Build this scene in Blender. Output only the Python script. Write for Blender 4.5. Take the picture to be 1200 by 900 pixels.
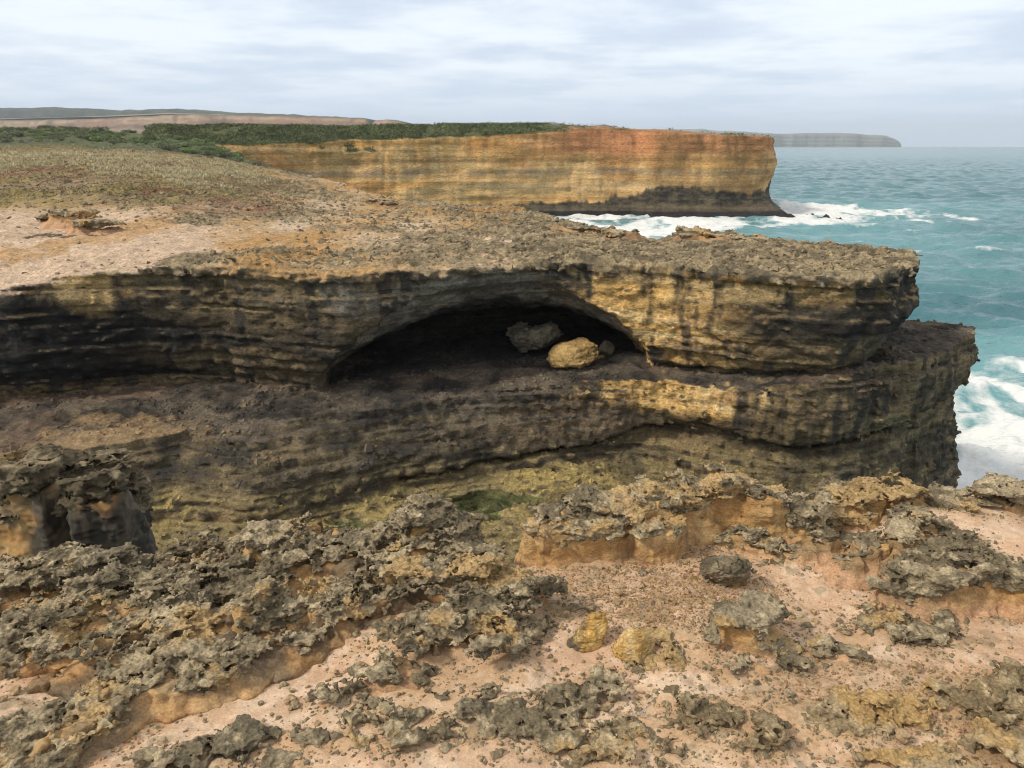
import bpy, math, os
import numpy as np

ONLY = ""          # build everything
def want(k): return (not ONLY) or (k in ONLY.split(","))

for o in list(bpy.data.objects): bpy.data.objects.remove(o)
sc = bpy.context.scene
COL = sc.collection
rng = np.random.default_rng(7)
f32 = np.float32

# ------------------------------------------------------------------ camera
H = 30.0                       # eye height above the sea (m)
PITCH = math.radians(17.3)
CP, SP = math.cos(PITCH), math.sin(PITCH)
def ray(px, py):
    u = (np.asarray(px, float)-600)/900; v = (np.asarray(py, float)-450)/900
    return u, CP - v*SP, -SP - v*CP
def at_z(px, py, z):
    dx, dy, dz = ray(px, py); t = (z-H)/dz
    return dx*t, dy*t
def at_y(px, py, y):
    dx, dy, dz = ray(px, py); t = y/dy
    return dx*t, H+dz*t

# ------------------------------------------------------------------ noise
def sstep(a, b, x):
    t = np.clip((x-a)/(b-a), 0, 1); return t*t*(3-2*t)
def smax(a, b, k):
    h = np.clip(0.5+0.5*(a-b)/k, 0, 1); return b+(a-b)*h+k*h*(1-h)
def smin(a, b, k): return -smax(-a, -b, k)

def _bs(ax, cell, off):
    t = (np.asarray(ax, float)+off)/cell
    i0 = np.floor(t).astype(int); f = t-i0
    w = np.stack([(1-f)**3/6, (3*f**3-6*f**2+4)/6, (-3*f**3+3*f**2+3*f+1)/6, f**3/6], 0)
    i0 = i0-i0.min()
    return i0, w, i0.max()+4
def gridnoise(axes, cells, seed):
    """cubic B-spline noise on an axis-aligned grid (2 or 3 axes), std about 0.4"""
    r = np.random.default_rng(seed)
    info = [_bs(a, c, r.uniform(0, c)) for a, c in zip(axes, cells)]
    L = r.standard_normal([i[2] for i in info]).astype(f32)
    for d, (i0, w, n) in enumerate(info):
        sh = [1]*L.ndim; sh[d] = -1
        acc = None
        for k in range(4):
            t = np.take(L, i0+k, axis=d)*w[k].astype(f32).reshape(sh)
            acc = t if acc is None else acc+t
        L = acc
    return L*f32(0.4/(0.6928**len(axes)))
def gridfbm(axes, cells, seed, octv=3, gain=0.5, mode=None):
    out = None; a = 1.0
    for o in range(octv):
        n = gridnoise(axes, [c/2**o for c in cells], seed*31+o)
        if mode == 'ridge': n = 0.45-np.abs(n)*1.6
        elif mode == 'billow': n = np.abs(n)*1.6-0.45
        out = n*f32(a) if out is None else out+n*f32(a); a *= gain
    return out

_T = np.random.default_rng(3).standard_normal((32, 32, 32)).astype(f32)
def pnoise(x, y, z, seed=0):
    """trilinear-smooth value noise at arbitrary points, about -1..1"""
    x = np.asarray(x, float)+seed*7.31; y = np.asarray(y, float)+seed*3.77; z = np.asarray(z, float)+seed*5.13
    xi = np.floor(x).astype(int); yi = np.floor(y).astype(int); zi = np.floor(z).astype(int)
    def q(t): return t*t*t*(t*(t*6-15)+10)
    fx, fy, fz = q(x-xi), q(y-yi), q(z-zi)
    x0, y0, z0 = xi & 31, yi & 31, zi & 31; x1, y1, z1 = (xi+1) & 31, (yi+1) & 31, (zi+1) & 31
    def l(a, b, t): return a+(b-a)*t
    return 0.5*l(l(l(_T[x0, y0, z0], _T[x1, y0, z0], fx), l(_T[x0, y1, z0], _T[x1, y1, z0], fx), fy),
                 l(l(_T[x0, y0, z1], _T[x1, y0, z1], fx), l(_T[x0, y1, z1], _T[x1, y1, z1], fx), fy), fz)
def pfbm(x, y, z, seed=0, octv=4, gain=0.5):
    o = 0; a = 1.0
    for k in range(octv):
        s = 2.03**k
        o = o+a*pnoise(x*s, y*s, z*s, seed+k*1.7); a *= gain
    return o
def worley(x, y, z, seed=0, dims=3):
    """F1, F2 distances"""
    xi = np.floor(x).astype(int); yi = np.floor(y).astype(int); zi = np.floor(z).astype(int)
    r = np.random.default_rng(100+seed); J = r.random((32, 32, 32, 3)).astype(f32)
    f1 = np.full(x.shape, 9.0, f32); f2 = f1.copy()
    for a in (-1, 0, 1):
        for b in (-1, 0, 1):
            for c in ((-1, 0, 1) if dims == 3 else (0,)):
                X, Y, Z = xi+a, yi+b, zi+c
                j = J[X & 31, Y & 31, Z & 31]
                d = (X+j[..., 0]-x)**2+(Y+j[..., 1]-y)**2
                if dims == 3: d = d+(Z+j[..., 2]-z)**2
                d = np.sqrt(d).astype(f32)
                f2 = np.minimum(f2, np.maximum(f1, d)); f1 = np.minimum(f1, d)
    return f1, f2
def polydist(X, Y, pts):
    """signed distance to a closed polygon, negative inside"""
    P = np.asarray(pts, float); Q = np.roll(P, -1, 0)
    d = np.full(X.shape, 1e9); s = np.zeros(X.shape, bool)
    for (ax, ay), (bx, by) in zip(P, Q):
        ex, ey = bx-ax, by-ay; wx, wy = X-ax, Y-ay
        t = np.clip((wx*ex+wy*ey)/(ex*ex+ey*ey+1e-9), 0, 1)
        d = np.minimum(d, (wx-ex*t)**2+(wy-ey*t)**2)
        c = ((ay > Y) != (by > Y))
        with np.errstate(divide='ignore', invalid='ignore'):
            s ^= c & (X < (bx-ax)*(Y-ay)/(by-ay+1e-12)+ax)
    d = np.sqrt(d); return np.where(s, -d, d)

# ------------------------------------------------------------------ surface nets
def surface_nets(F, ax, ay, az):
    S = F < 0
    nx, ny, nz = F.shape
    c = np.zeros((nx-1, ny-1, nz-1), np.uint8)
    for i in (0, 1):
        for j in (0, 1):
            for k in (0, 1):
                c += S[i:nx-1+i, j:ny-1+j, k:nz-1+k]
    act = (c > 0) & (c < 8)
    ci = np.argwhere(act)
    idx = np.full(act.shape, -1, np.int32); idx[act] = np.arange(len(ci))
    pos = np.zeros((len(ci), 3)); cnt = np.zeros(len(ci))
    val = {}
    for i in (0, 1):
        for j in (0, 1):
            for k in (0, 1):
                val[i, j, k] = F[ci[:, 0]+i, ci[:, 1]+j, ci[:, 2]+k].astype(float)
    for (a, b, d) in [((0,0,0),(1,0,0),0),((0,1,0),(1,1,0),0),((0,0,1),(1,0,1),0),((0,1,1),(1,1,1),0),
                      ((0,0,0),(0,1,0),1),((1,0,0),(1,1,0),1),((0,0,1),(0,1,1),1),((1,0,1),(1,1,1),1),
                      ((0,0,0),(0,0,1),2),((1,0,0),(1,0,1),2),((0,1,0),(0,1,1),2),((1,1,0),(1,1,1),2)]:
        va, vb = val[a], val[b]; m = (va < 0) != (vb < 0)
        t = np.where(m, va/np.where(m, va-vb, 1), 0)
        p = np.array(a, float)[None, :].repeat(len(ci), 0); p[:, d] += t
        pos[m] += p[m]; cnt[m] += 1
    pos = pos/cnt[:, None]+ci
    st = np.array([ax[1]-ax[0], ay[1]-ay[0], az[1]-az[0]]); og = np.array([ax[0], ay[0], az[0]])
    V = pos*st+og
    quads = []
    # x edges
    m = S[:-1, 1:-1, 1:-1] != S[1:, 1:-1, 1:-1]; e = np.argwhere(m); i, j, k = e[:, 0], e[:, 1]+1, e[:, 2]+1
    q = np.stack([idx[i, j-1, k-1], idx[i, j, k-1], idx[i, j, k], idx[i, j-1, k]], 1)
    fl = ~S[i, j, k]; q[fl] = q[fl][:, ::-1]; quads.append(q)
    m = S[1:-1, :-1, 1:-1] != S[1:-1, 1:, 1:-1]; e = np.argwhere(m); i, j, k = e[:, 0]+1, e[:, 1], e[:, 2]+1
    q = np.stack([idx[i-1, j, k-1], idx[i-1, j, k], idx[i, j, k], idx[i, j, k-1]], 1)
    fl = ~S[i, j, k]; q[fl] = q[fl][:, ::-1]; quads.append(q)
    m = S[1:-1, 1:-1, :-1] != S[1:-1, 1:-1, 1:]; e = np.argwhere(m); i, j, k = e[:, 0]+1, e[:, 1]+1, e[:, 2]
    q = np.stack([idx[i-1, j-1, k], idx[i, j-1, k], idx[i, j, k], idx[i-1, j, k]], 1)
    fl = ~S[i, j, k]; q[fl] = q[fl][:, ::-1]; quads.append(q)
    return V, np.concatenate(quads, 0)

def keep_largest(V, Q, minfrac=0.02):
    """drop floating crumbs"""
    n = len(V); lab = np.arange(n)
    e = np.concatenate([Q[:, [0, 1]], Q[:, [1, 2]], Q[:, [2, 3]], Q[:, [3, 0]]], 0)
    for _ in range(400):
        m = np.minimum(lab[e[:, 0]], lab[e[:, 1]])
        new = lab.copy(); np.minimum.at(new, e[:, 0], m); np.minimum.at(new, e[:, 1], m)
        new = new[new]; new = new[new]
        if (new == lab).all(): break
        lab = new
    u, inv, cn = np.unique(lab, return_inverse=True, return_counts=True)
    ok = (cn >= max(cn.max()*minfrac, 8))[inv]
    m = np.cumsum(ok)-1
    Q = Q[ok[Q].all(1)]
    return V[ok], m[Q]

def vnormals(V, Q):
    n = np.cross(V[Q[:, 2]]-V[Q[:, 0]], V[Q[:, 3]]-V[Q[:, 1]])
    N = np.zeros_like(V)
    for k in range(4):
        for d in range(3): N[:, d] += np.bincount(Q[:, k], n[:, d], len(V))
    return N/(np.linalg.norm(N, axis=1, keepdims=True)+1e-12)

# ------------------------------------------------------------------ objects
def mesh(name, V, Q, mat=None, col=None, smooth=True):
    me = bpy.data.meshes.new(name)
    V = np.ascontiguousarray(V, f32); Q = np.ascontiguousarray(Q, np.int32); k = Q.shape[1]
    me.vertices.add(len(V)); me.vertices.foreach_set('co', V.ravel())
    me.loops.add(Q.size); me.loops.foreach_set('vertex_index', Q.ravel())
    me.polygons.add(len(Q)); me.polygons.foreach_set('loop_start', np.arange(0, Q.size, k, dtype=np.int32))
    try: me.polygons.foreach_set('loop_total', np.full(len(Q), k, np.int32))
    except Exception: pass
    me.update(calc_edges=True)
    me.polygons.foreach_set('use_smooth', np.full(len(Q), smooth, bool))
    if col is not None:
        a = me.attributes.new('tone', 'FLOAT_COLOR', 'POINT')
        c = np.ones((len(V), 4), f32); c[:, :3] = np.clip(col, 0, 1); a.data.foreach_set('color', c.ravel())
    if mat: me.materials.append(mat)
    return me
def obj(name, me, parent=None, loc=None, label=None, cat=None, group=None, kind=None):
    o = bpy.data.objects.new(name, me); COL.objects.link(o)
    if parent is not None: o.parent = parent
    if loc is not None: o.location = loc
    if label: o['label'] = label
    if cat: o['category'] = cat
    if group: o['group'] = group
    if kind: o['kind'] = kind
    return o
def empty(name, loc, label, cat, group=None):
    return obj(name, None, None, loc, label, cat, group)

def mixc(a, b, t):
    a = np.asarray(a, float); b = np.asarray(b, float)
    return a+(b-a)*np.asarray(t)[..., None]

# ------------------------------------------------------------------ materials
def rock_mat(name, scale=1.0, bump=0.6, var=0.35, rough=0.9, grain=(1, 1, 1), speck=0.0, dist=0.05, bed=0.0):
    """colour attribute 'tone' broken up by noise, with layered bump; scale = metres of the coarsest bump"""
    m = bpy.data.materials.new(name); m.use_nodes = True; nt = m.node_tree; nd = nt.nodes; L = nt.links
    b = nd['Principled BSDF']; b.inputs['Roughness'].default_value = rough
    b.inputs['Specular IOR Level'].default_value = 0.25
    at = nd.new('ShaderNodeAttribute'); at.attribute_name = 'tone'
    geo = nd.new('ShaderNodeNewGeometry')
    mp = nd.new('ShaderNodeMapping'); mp.inputs['Scale'].default_value = tuple(g/scale for g in grain)
    L.new(geo.outputs['Position'], mp.inputs['Vector'])
    n1 = nd.new('ShaderNodeTexNoise'); n1.inputs['Scale'].default_value = 1.0; n1.inputs['Detail'].default_value = 9; n1.inputs['Roughness'].default_value = 0.68
    n2 = nd.new('ShaderNodeTexNoise'); n2.inputs['Scale'].default_value = 4.3; n2.inputs['Detail'].default_value = 6; n2.inputs['Roughness'].default_value = 0.7
    vo = nd.new('ShaderNodeTexVoronoi'); vo.inputs['Scale'].default_value = 3.1
    for n in (n1, n2, vo): L.new(mp.outputs['Vector'], n.inputs['Vector'])
    # value variation
    mr = nd.new('ShaderNodeMapRange'); mr.inputs['From Min'].default_value = 0.3; mr.inputs['From Max'].default_value = 0.7
    mr.inputs['To Min'].default_value = 1-var; mr.inputs['To Max'].default_value = 1+var
    L.new(n2.outputs['Fac'], mr.inputs['Value'])
    mr2 = nd.new('ShaderNodeMapRange'); mr2.inputs['From Min'].default_value = 0.3; mr2.inputs['From Max'].default_value = 0.7
    mr2.inputs['To Min'].default_value = 1-var*0.7; mr2.inputs['To Max'].default_value = 1+var*0.7
    L.new(n1.outputs['Fac'], mr2.inputs['Value'])
    mu = nd.new('ShaderNodeMath'); mu.operation = 'MULTIPLY'; L.new(mr.outputs[0], mu.inputs[0]); L.new(mr2.outputs[0], mu.inputs[1])
    if bed:
        # thin beds: noise drawn out along the strata
        mb = nd.new('ShaderNodeMapping'); mb.inputs['Scale'].default_value = (0.10/scale, 0.10/scale, 2.6/scale); L.new(geo.outputs['Position'], mb.inputs['Vector'])
        nb = nd.new('ShaderNodeTexNoise'); nb.inputs['Scale'].default_value = 1.0; nb.inputs['Detail'].default_value = 5; nb.inputs['Roughness'].default_value = 0.6; L.new(mb.outputs[0], nb.inputs['Vector'])
        sn = nd.new('ShaderNodeSeparateXYZ'); L.new(geo.outputs['True Normal'], sn.inputs[0])
        ab = nd.new('ShaderNodeMath'); ab.operation = 'ABSOLUTE'; L.new(sn.outputs['Z'], ab.inputs[0])
        st_ = nd.new('ShaderNodeMapRange'); st_.inputs['From Min'].default_value = 0.85; st_.inputs['From Max'].default_value = 0.45; st_.inputs['To Max'].default_value = bed; L.new(ab.outputs[0], st_.inputs['Value'])
        m5 = nd.new('ShaderNodeMapRange'); m5.inputs['From Min'].default_value = 0.32; m5.inputs['From Max'].default_value = 0.68; m5.inputs['To Min'].default_value = -1.0; m5.inputs['To Max'].default_value = 1.0; L.new(nb.outputs['Fac'], m5.inputs['Value'])
        bm_ = nd.new('ShaderNodeMath'); bm_.operation = 'MULTIPLY_ADD'; bm_.inputs[2].default_value = 1.0; L.new(m5.outputs[0], bm_.inputs[0]); L.new(st_.outputs[0], bm_.inputs[1])
        mu2 = nd.new('ShaderNodeMath'); mu2.operation = 'MULTIPLY'; L.new(mu.outputs[0], mu2.inputs[0]); L.new(bm_.outputs[0], mu2.inputs[1]); mu = mu2
    vm = nd.new('ShaderNodeVectorMath'); vm.operation = 'SCALE'
    L.new(at.outputs['Color'], vm.inputs[0]); L.new(mu.outputs[0], vm.inputs['Scale'])
    L.new(vm.outputs[0], b.inputs['Base Color'])
    # bump
    ad = nd.new('ShaderNodeMath'); ad.operation = 'MULTIPLY_ADD'; ad.inputs[1].default_value = 0.35
    L.new(n2.outputs['Fac'], ad.inputs[0]); L.new(n1.outputs['Fac'], ad.inputs[2])
    ad2 = nd.new('ShaderNodeMath'); ad2.operation = 'MULTIPLY_ADD'; ad2.inputs[1].default_value = 0.3+speck
    L.new(vo.outputs['Distance'], ad2.inputs[0]); L.new(ad.outputs[0], ad2.inputs[2])
    if bed:
        ad3 = nd.new('ShaderNodeMath'); ad3.operation = 'MULTIPLY_ADD'; L.new(nb.outputs['Fac'], ad3.inputs[0]); L.new(st_.outputs[0], ad3.inputs[1]); L.new(ad2.outputs[0], ad3.inputs[2]); ad2 = ad3
    bp = nd.new('ShaderNodeBump'); bp.inputs['Strength'].default_value = bump; bp.inputs['Distance'].default_value = dist
    L.new(ad2.outputs[0], bp.inputs['Height']); L.new(bp.outputs['Normal'], b.inputs['Normal'])
    return m
# ------------------------------------------------------------------ camera, sky, sun
cam = bpy.data.cameras.new('camera'); cam.sensor_width = 36; cam.lens = 27.0; cam.clip_end = 60000; cam.clip_start = 0.1
co = bpy.data.objects.new('camera', cam); COL.objects.link(co)
co.location = (0, 0, H); co.rotation_euler = (math.radians(90)-PITCH, 0, 0)
sc.camera = co
SUN_EL, SUN_AZ = math.radians(44), math.radians(-114)    # azimuth from +Y, negative = left
sd = (math.sin(SUN_AZ)*math.cos(SUN_EL), math.cos(SUN_AZ)*math.cos(SUN_EL), math.sin(SUN_EL))
su = bpy.data.lights.new('sun', 'SUN'); su.energy = 2.1; su.angle = math.radians(8); su.color = (1.0, 0.90, 0.74)
so = bpy.data.objects.new('sun', su); COL.objects.link(so)
from mathutils import Vector
so.rotation_euler = Vector(sd).to_track_quat('Z', 'Y').to_euler()

w = bpy.data.worlds.new('World'); sc.world = w; w.use_nodes = True
nt = w.node_tree; nd = nt.nodes; L = nt.links
bg = nd['Background']; bg.inputs['Strength'].default_value = 0.1
sky = nd.new('ShaderNodeTexSky'); sky.sky_type = 'NISHITA'; sky.sun_disc = False
sky.sun_elevation = SUN_EL; sky.sun_rotation = SUN_AZ
tc = nd.new('ShaderNodeTexCoord')
sx = nd.new('ShaderNodeSeparateXYZ'); L.new(tc.outputs['Generated'], sx.inputs[0])
# project the view of the sky on to a flat cloud layer
add = nd.new('ShaderNodeMath'); add.operation = 'ADD'; add.inputs[1].default_value = 0.07
mxz = nd.new('ShaderNodeMath'); mxz.operation = 'MAXIMUM'; mxz.inputs[1].default_value = 0.0
L.new(sx.outputs['Z'], mxz.inputs[0]); L.new(mxz.outputs[0], add.inputs[0])
dv = []
for c in 'XY':
    d = nd.new('ShaderNodeMath'); d.operation = 'DIVIDE'; L.new(sx.outputs[c], d.inputs[0]); L.new(add.outputs[0], d.inputs[1]); dv.append(d)
cb = nd.new('ShaderNodeCombineXYZ'); L.new(dv[0].outputs[0], cb.inputs[0]); L.new(dv[1].outputs[0], cb.inputs[1])
cn = nd.new('ShaderNodeTexNoise'); cn.inputs['Scale'].default_value = 0.75; cn.inputs['Detail'].default_value = 7; cn.inputs['Roughness'].default_value = 0.55
L.new(cb.outputs[0], cn.inputs['Vector'])
cr = nd.new('ShaderNodeValToRGB'); cr.color_ramp.interpolation = 'EASE'
e = cr.color_ramp.elements
e[0].position = 0.36; e[0].color = (0.545, 0.62, 0.735, 1)
e[1].position = 0.60; e[1].color = (0.76, 0.81, 0.87, 1)
L.new(cn.outputs['Fac'], cr.inputs['Fac'])
# lower down the cloud merges into pale blue air; overhead it is dimmed and warmed to cut the blue fill
hz = nd.new('ShaderNodeMapRange'); hz.inputs['From Min'].default_value = 0.0; hz.inputs['From Max'].default_value = 0.11
hz.interpolation_type = 'SMOOTHSTEP'
L.new(sx.outputs['Z'], hz.inputs['Value'])
m1 = nd.new('ShaderNodeMix'); m1.data_type = 'RGBA'; m1.inputs['A'].default_value = (0.52, 0.615, 0.77, 1)
L.new(hz.outputs[0], m1.inputs['Factor']); L.new(cr.outputs['Color'], m1.inputs['B'])
up = nd.new('ShaderNodeMapRange'); up.inputs['From Min'].default_value = 0.15; up.inputs['From Max'].default_value = 0.9
up.inputs['To Min'].default_value = 10.5; up.inputs['To Max'].default_value = 6.6
L.new(sx.outputs['Z'], up.inputs['Value'])
vs = nd.new('ShaderNodeVectorMath'); vs.operation = 'SCALE'; ne = nd.new('ShaderNodeMapRange'); ne.inputs['From Min'].default_value = 0.18; ne.inputs['From Max'].default_value = 0.6; L.new(sx.outputs['Z'], ne.inputs['Value'])
m3 = nd.new('ShaderNodeMix'); m3.data_type = 'RGBA'; m3.inputs['B'].default_value = (0.90, 0.87, 0.82, 1)
L.new(ne.outputs[0], m3.inputs['Factor']); L.new(m1.outputs['Result'], m3.inputs['A']); L.new(m3.outputs['Result'], vs.inputs[0]); L.new(up.outputs[0], vs.inputs['Scale'])
m2 = nd.new('ShaderNodeMix'); m2.data_type = 'RGBA'; m2.inputs['Factor'].default_value = 0.88
L.new(sky.outputs[0], m2.inputs['A']); L.new(vs.outputs[0], m2.inputs['B'])
L.new(m2.outputs['Result'], bg.inputs['Color'])

sc.view_settings.view_transform = 'Standard'; sc.view_settings.look = 'None'
sc.view_settings.exposure = 0.36; sc.view_settings.gamma = 1.0; sc.view_settings.use_curve_mapping = False
sc.cycles.use_denoising = True; sc.cycles.filter_width = 1.1
sc.cycles.max_bounces = 6; sc.cycles.diffuse_bounces = 3; sc.cycles.glossy_bounces = 2; sc.cycles.volume_bounces = 0
# ------------------------------------------------------------------ the plateau across the gorge
def px_rim(lst):            # pixels of the photo laid down on the plateau top (z about 22)
    return [tuple(float(v) for v in at_z(a, b, 22.0)) for a, b in lst]
# on the left the wall keeps its distance and the rim itself sinks
RIM_LOW = [(-420, 372, 50.0), (-260, 362, 51.0), (-100, 348, 51.5), (0, 337, 52.0), (60, 320, 53.0), (150, 312, 54.3)]
_lr = [(float(at_y(a, b, D)[0]), D, float(at_y(a, b, D)[1])) for a, b, D in RIM_LOW]
RIM = [(a, D) for a, D, _ in _lr]+px_rim([(250, 309), (400, 318), (480, 313), (560, 309),
              (650, 304), (720, 306), (800, 310), (900, 319), (1000, 324), (1050, 321), (1068, 311), (1069, 303), (1062, 296)])
def ztop(x, y):
    q = x/np.maximum(y, 1.0)
    lp = sstep(-0.12, -0.55, q)
    z = 22.0+0.052*lp*np.maximum(y-46, 0)
    fy = np.interp(x, [p[0] for p in RIM], [p[1] for p in RIM])
    zr = np.interp(x, [p[0] for p in _lr]+[-18], [p[2] for p in _lr]+[22.0])
    return z-(z-zr)*np.exp(-np.clip(y-fy, 0, None)/6.0)*sstep(-17, -19, x)
BACK = px_rim([(1000, 291), (930, 284), (860, 276), (815, 269), (775, 279), (750, 281), (715, 270), (690, 268), (640, 252), (600, 243), (560, 239), (500, 235), (430, 226)])
BACK += [(-34, 160), (-58, 192), (-84, 240), (-112, 300), (-300, 330), (-300, 60)]
P1 = RIM+BACK
# bench / lower block
def px_z(lst): return [tuple(float(v) for v in at_z(a, b, c)) for a, b, c in lst]
P2 = px_z([(-420, 545, 11.2), (-200, 535, 11.4), (0, 524, 11.6), (110, 515, 11.9), (190, 500, 12.1), (222, 488, 12.4), (250, 500, 12.3), (300, 500, 12.5), (370, 485, 12.6), (440, 470, 12.8), (540, 456, 13.0), (620, 450, 13.2), (700, 447, 13.4), (780, 450, 13.5), (860, 460, 13.6),
           (940, 457, 14.2), (1000, 447, 14.6), (1060, 430, 15.0), (1110, 408, 15.2), (1140, 394, 15.3), (1146, 386, 15.4), (1120, 380, 15.6), (1080, 374, 15.8)])
P2 += [(20, 78), (-70, 78)]
XS = -60.0

def karst_mask(x, y):
    """1 where the plateau top is sharp grey-brown karst, 0 where it is bare sand"""
    n = pfbm(x/9, y/14, 0*x, 11, 3)
    right = sstep(-17, -6, x-0.18*(y-55))
    rimb = sstep(-30, -18, x)
    band = sstep(64, 58, y)*rimb
    far = sstep(88, 96, y)*0.7
    m = np.maximum(np.maximum(right, band*0.8), far)
    return np.clip(m*np.where(x > 0, 1.5, 1.0)+n*0.9-0.15, 0, 1)

def ztop_full(x, y, km):
    g = pfbm(x/5, y/5, 0*x, 9, 3)*0.35
    g = g+(0.28-np.abs(pfbm(x/0.95, y/0.8, 0*x, 10, 3, 0.6))*0.75)*km+pfbm(x/0.9, y/0.9, 0*x, 14, 2)*0.1
    z = ztop(x, y)+g+0.2*km-0.15
    # wind-scooped hollows in the sand at left
    for (hx, hy, r, dz) in ((85, 252, 3.2, -0.9), (120, 262, 2.4, -0.7), (40, 262, 2.6, -0.6), (90, 243, 2.6, 0.8), (110, 257, 1.3, 0.8)):
        wx, wy = at_z(hx, hy, 23.3); z = z+dz*np.exp(-(((x-wx)/(r*1.5))**2+((y-wy)/(r*1.6))**2))
    return z

def build_cliff():
    vx = 0.145
    ax = np.arange(-50, 45, vx); ay = np.arange(35, 79, vx*1.05); az = np.arange(-0.8, 25.2, vx)
    X2, Y2 = np.meshgrid(ax, ay, indexing='ij')
    X = ax[:, None, None].astype(f32); Y = ay[None, :, None].astype(f32); Z = az[None, None, :].astype(f32)
    A3 = (ax, ay, az)
    d1 = polydist(X2, Y2, P1).astype(f32)[:, :, None]
    # shared rock roughness
    big = gridfbm(A3, (6, 6, 3.2), 1, 3)*0.42
    flute = gridfbm(A3, (1.0, 1.0, 4.5), 2, 2)*0.15
    fine = gridfbm(A3, (0.7, 0.7, 0.42), 4, 2, 0.6, 'ridge')*0.20
    # bedding: every bed is set back or forward by its own amount, with a notch between beds
    rb = np.random.default_rng(12); zbd = [-1.5]
    while zbd[-1] < 26: zbd.append(zbd[-1]+rb.choice([.25, .35, .5, .8], p=[.3, .3, .25, .15])*rb.uniform(.8, 1.2))
    zbd = np.array(zbd); ib = np.clip(np.searchsorted(zbd, az)-1, 0, len(zbd)-2)
    LB = np.stack([gridfbm((ax, ay), (4.5, 4.5), 400+k, 2)*0.26+rb.normal(0, .13) for k in range(len(zbd)-1)], 0)
    led = np.ascontiguousarray(np.moveaxis(LB[ib], 0, 2)); del LB
    zmid = 0.5*(zbd[:-1]+zbd[1:])[ib]
    notch = 0.16*np.exp(-((az-zbd[ib])/0.10)**2)
    led += notch[None, None, :].astype(f32)
    rgt = sstep(2, 10, ax)[:, None]; zsx = np.interp(ax, [-50, 10, 20, 45], [8, 10.6, 9.7, 10])[:, None]
    zone = np.exp(-((az[None, :]-14.9)/1.3)**2)+0.6*np.exp(-((az[None, :]-zsx)/0.8)**2)      # thin beds crop out low in the upper slab on the right
    amp = ((0.5-0.28*np.exp(-((az[None, :]-10.6)/1.8)**4))*(1-rgt)+rgt*np.clip(0.12+zone, 0, 1.0)).astype(f32)
    led *= amp[:, None, :]
    pit = gridfbm(A3, (0.45, 0.45, 1.3), 8, 2, 0.6, 'ridge')*0.22*(sstep(16, 14.5, az)[None, :]*(0.5+0.5*rgt)).astype(f32)[:, None, :]
    ZQ = (0.3*az+0.7*zmid)[None, None, :].astype(f32)      # heights stepped by bed
    R = big+flute+led+fine+pit
    crown = gridfbm(A3, (0.55, 0.55, 0.7), 6, 2, 0.6, 'ridge')*0.30*sstep(20.3, 21.3, az)[None, None, :].astype(f32)
    R = R+crown
    del big, flute, led, crown
    # --- upper tier
    ux = np.interp(ax, [-50, -25, -14, 8, 15, 24, 32], [1.9, 1.9, 1.5, 1.3, 0.9, 1.2, 1.9])[:, None, None].astype(f32)
    zb = np.interp(ax, [-50, 6, 15, 22, 28, 40], [13.2, 13.6, 14.2, 15.2, 16.2, 16.4])[:, None, None].astype(f32)
    t = (ZQ-zb)/(22-zb)
    und = -ux*np.clip(1-t/0.42, 0, 1.2)**1.3
    lip = 0.35*sstep(0.80, 0.93, t)
    belly = 0.5*np.exp(-((t-0.52)/0.18)**2)*np.interp(ax, [8, 14, 32], [0, 1, 1])[:, None, None]
    km = karst_mask(X2, Y2)
    zt = ztop_full(X2, Y2, km)
    z1 = zt.astype(f32)[:, :, None]
    F = smax(d1-und-lip-belly+R, Z-z1, 0.35)
    # cave
    lip_px = [(384, 428), (396, 416), (414, 396), (446, 369), (494, 346), (545, 331), (590, 325), (630, 329), (665, 340), (702, 360), (738, 386), (756, 408), (764, 430)]
    lx, lz = zip(*[at_y(a, b, 56.0) for a, b in lip_px])
    zf = 13.2
    front = np.interp(ax, [p[0] for p in RIM], [p[1] for p in RIM])[:, None]
    dep = (Y2-front)[:, :, None].astype(f32)
    arch = np.interp(ax, lx, np.array(lz)-zf, left=-3, right=-3)[:, None, None].astype(f32)
    g = np.interp(dep, [-5, 1.0, 2.2, 5, 9, 13.5], [1.12, 1.0, 0.9, 0.68, 0.56, 0.42]).astype(f32)
    void = np.maximum((Z-zf-arch*g)*0.75+0.7*R*np.float32(1.0), dep-13.5+R)
    F = np.maximum(F, -np.maximum(void, -(dep+5)))
    del void, dep
    # dark gap where the upper slab rests on the bench
    gap = np.maximum(np.abs(Z-zb-0.1)-0.34-0.4*fine, (-2.0-(d1+R)).astype(f32))
    gap = np.maximum(gap, (ax[:, None, None] < 10)*9.0)
    F = np.maximum(F, -gap); del gap
    # --- bench block
    d2 = polydist(X2, Y2, P2).astype(f32)[:, :, None]
    zs = np.interp(ax, [-50, -22, -12, 0, 6, 10, 14, 20, 27, 33, 45], [7.0, 7.4, 7.8, 8.0, 8.5, 9.8, 10.4, 9.7, 10.0, 10.3, 10.0])[:, None, None].astype(f32)
    bt = np.interp(ax, [-50, -26, -10, 6, 15, 22, 28, 40], [11.7, 12.2, 13.0, 13.5, 14.0, 14.9, 15.7, 15.9])[:, None]
    z2 = (bt+0.13*np.clip(-d1[:, :, 0]*0-polydist(X2, Y2, P2)*-0+0, 0, 0)+gridfbm((ax, ay), (3, 3), 21, 2)*0.25+gridfbm((ax, ay), (0.7, 0.6), 22, 2, 0.6, 'ridge')*0.2)
    z2 = (z2+np.clip(-polydist(X2, Y2, P2), 0, 5)*0.11-0.15).astype(f32)[:, :, None]
    tb = np.clip((ZQ-zs)/(z2-zs+1e-3), 0, 1.1)
    O2 = 0.15*np.sin(np.clip(tb, 0, 1)*math.pi)-0.5*(1-np.clip(tb/0.3, 0, 1))**2
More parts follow.
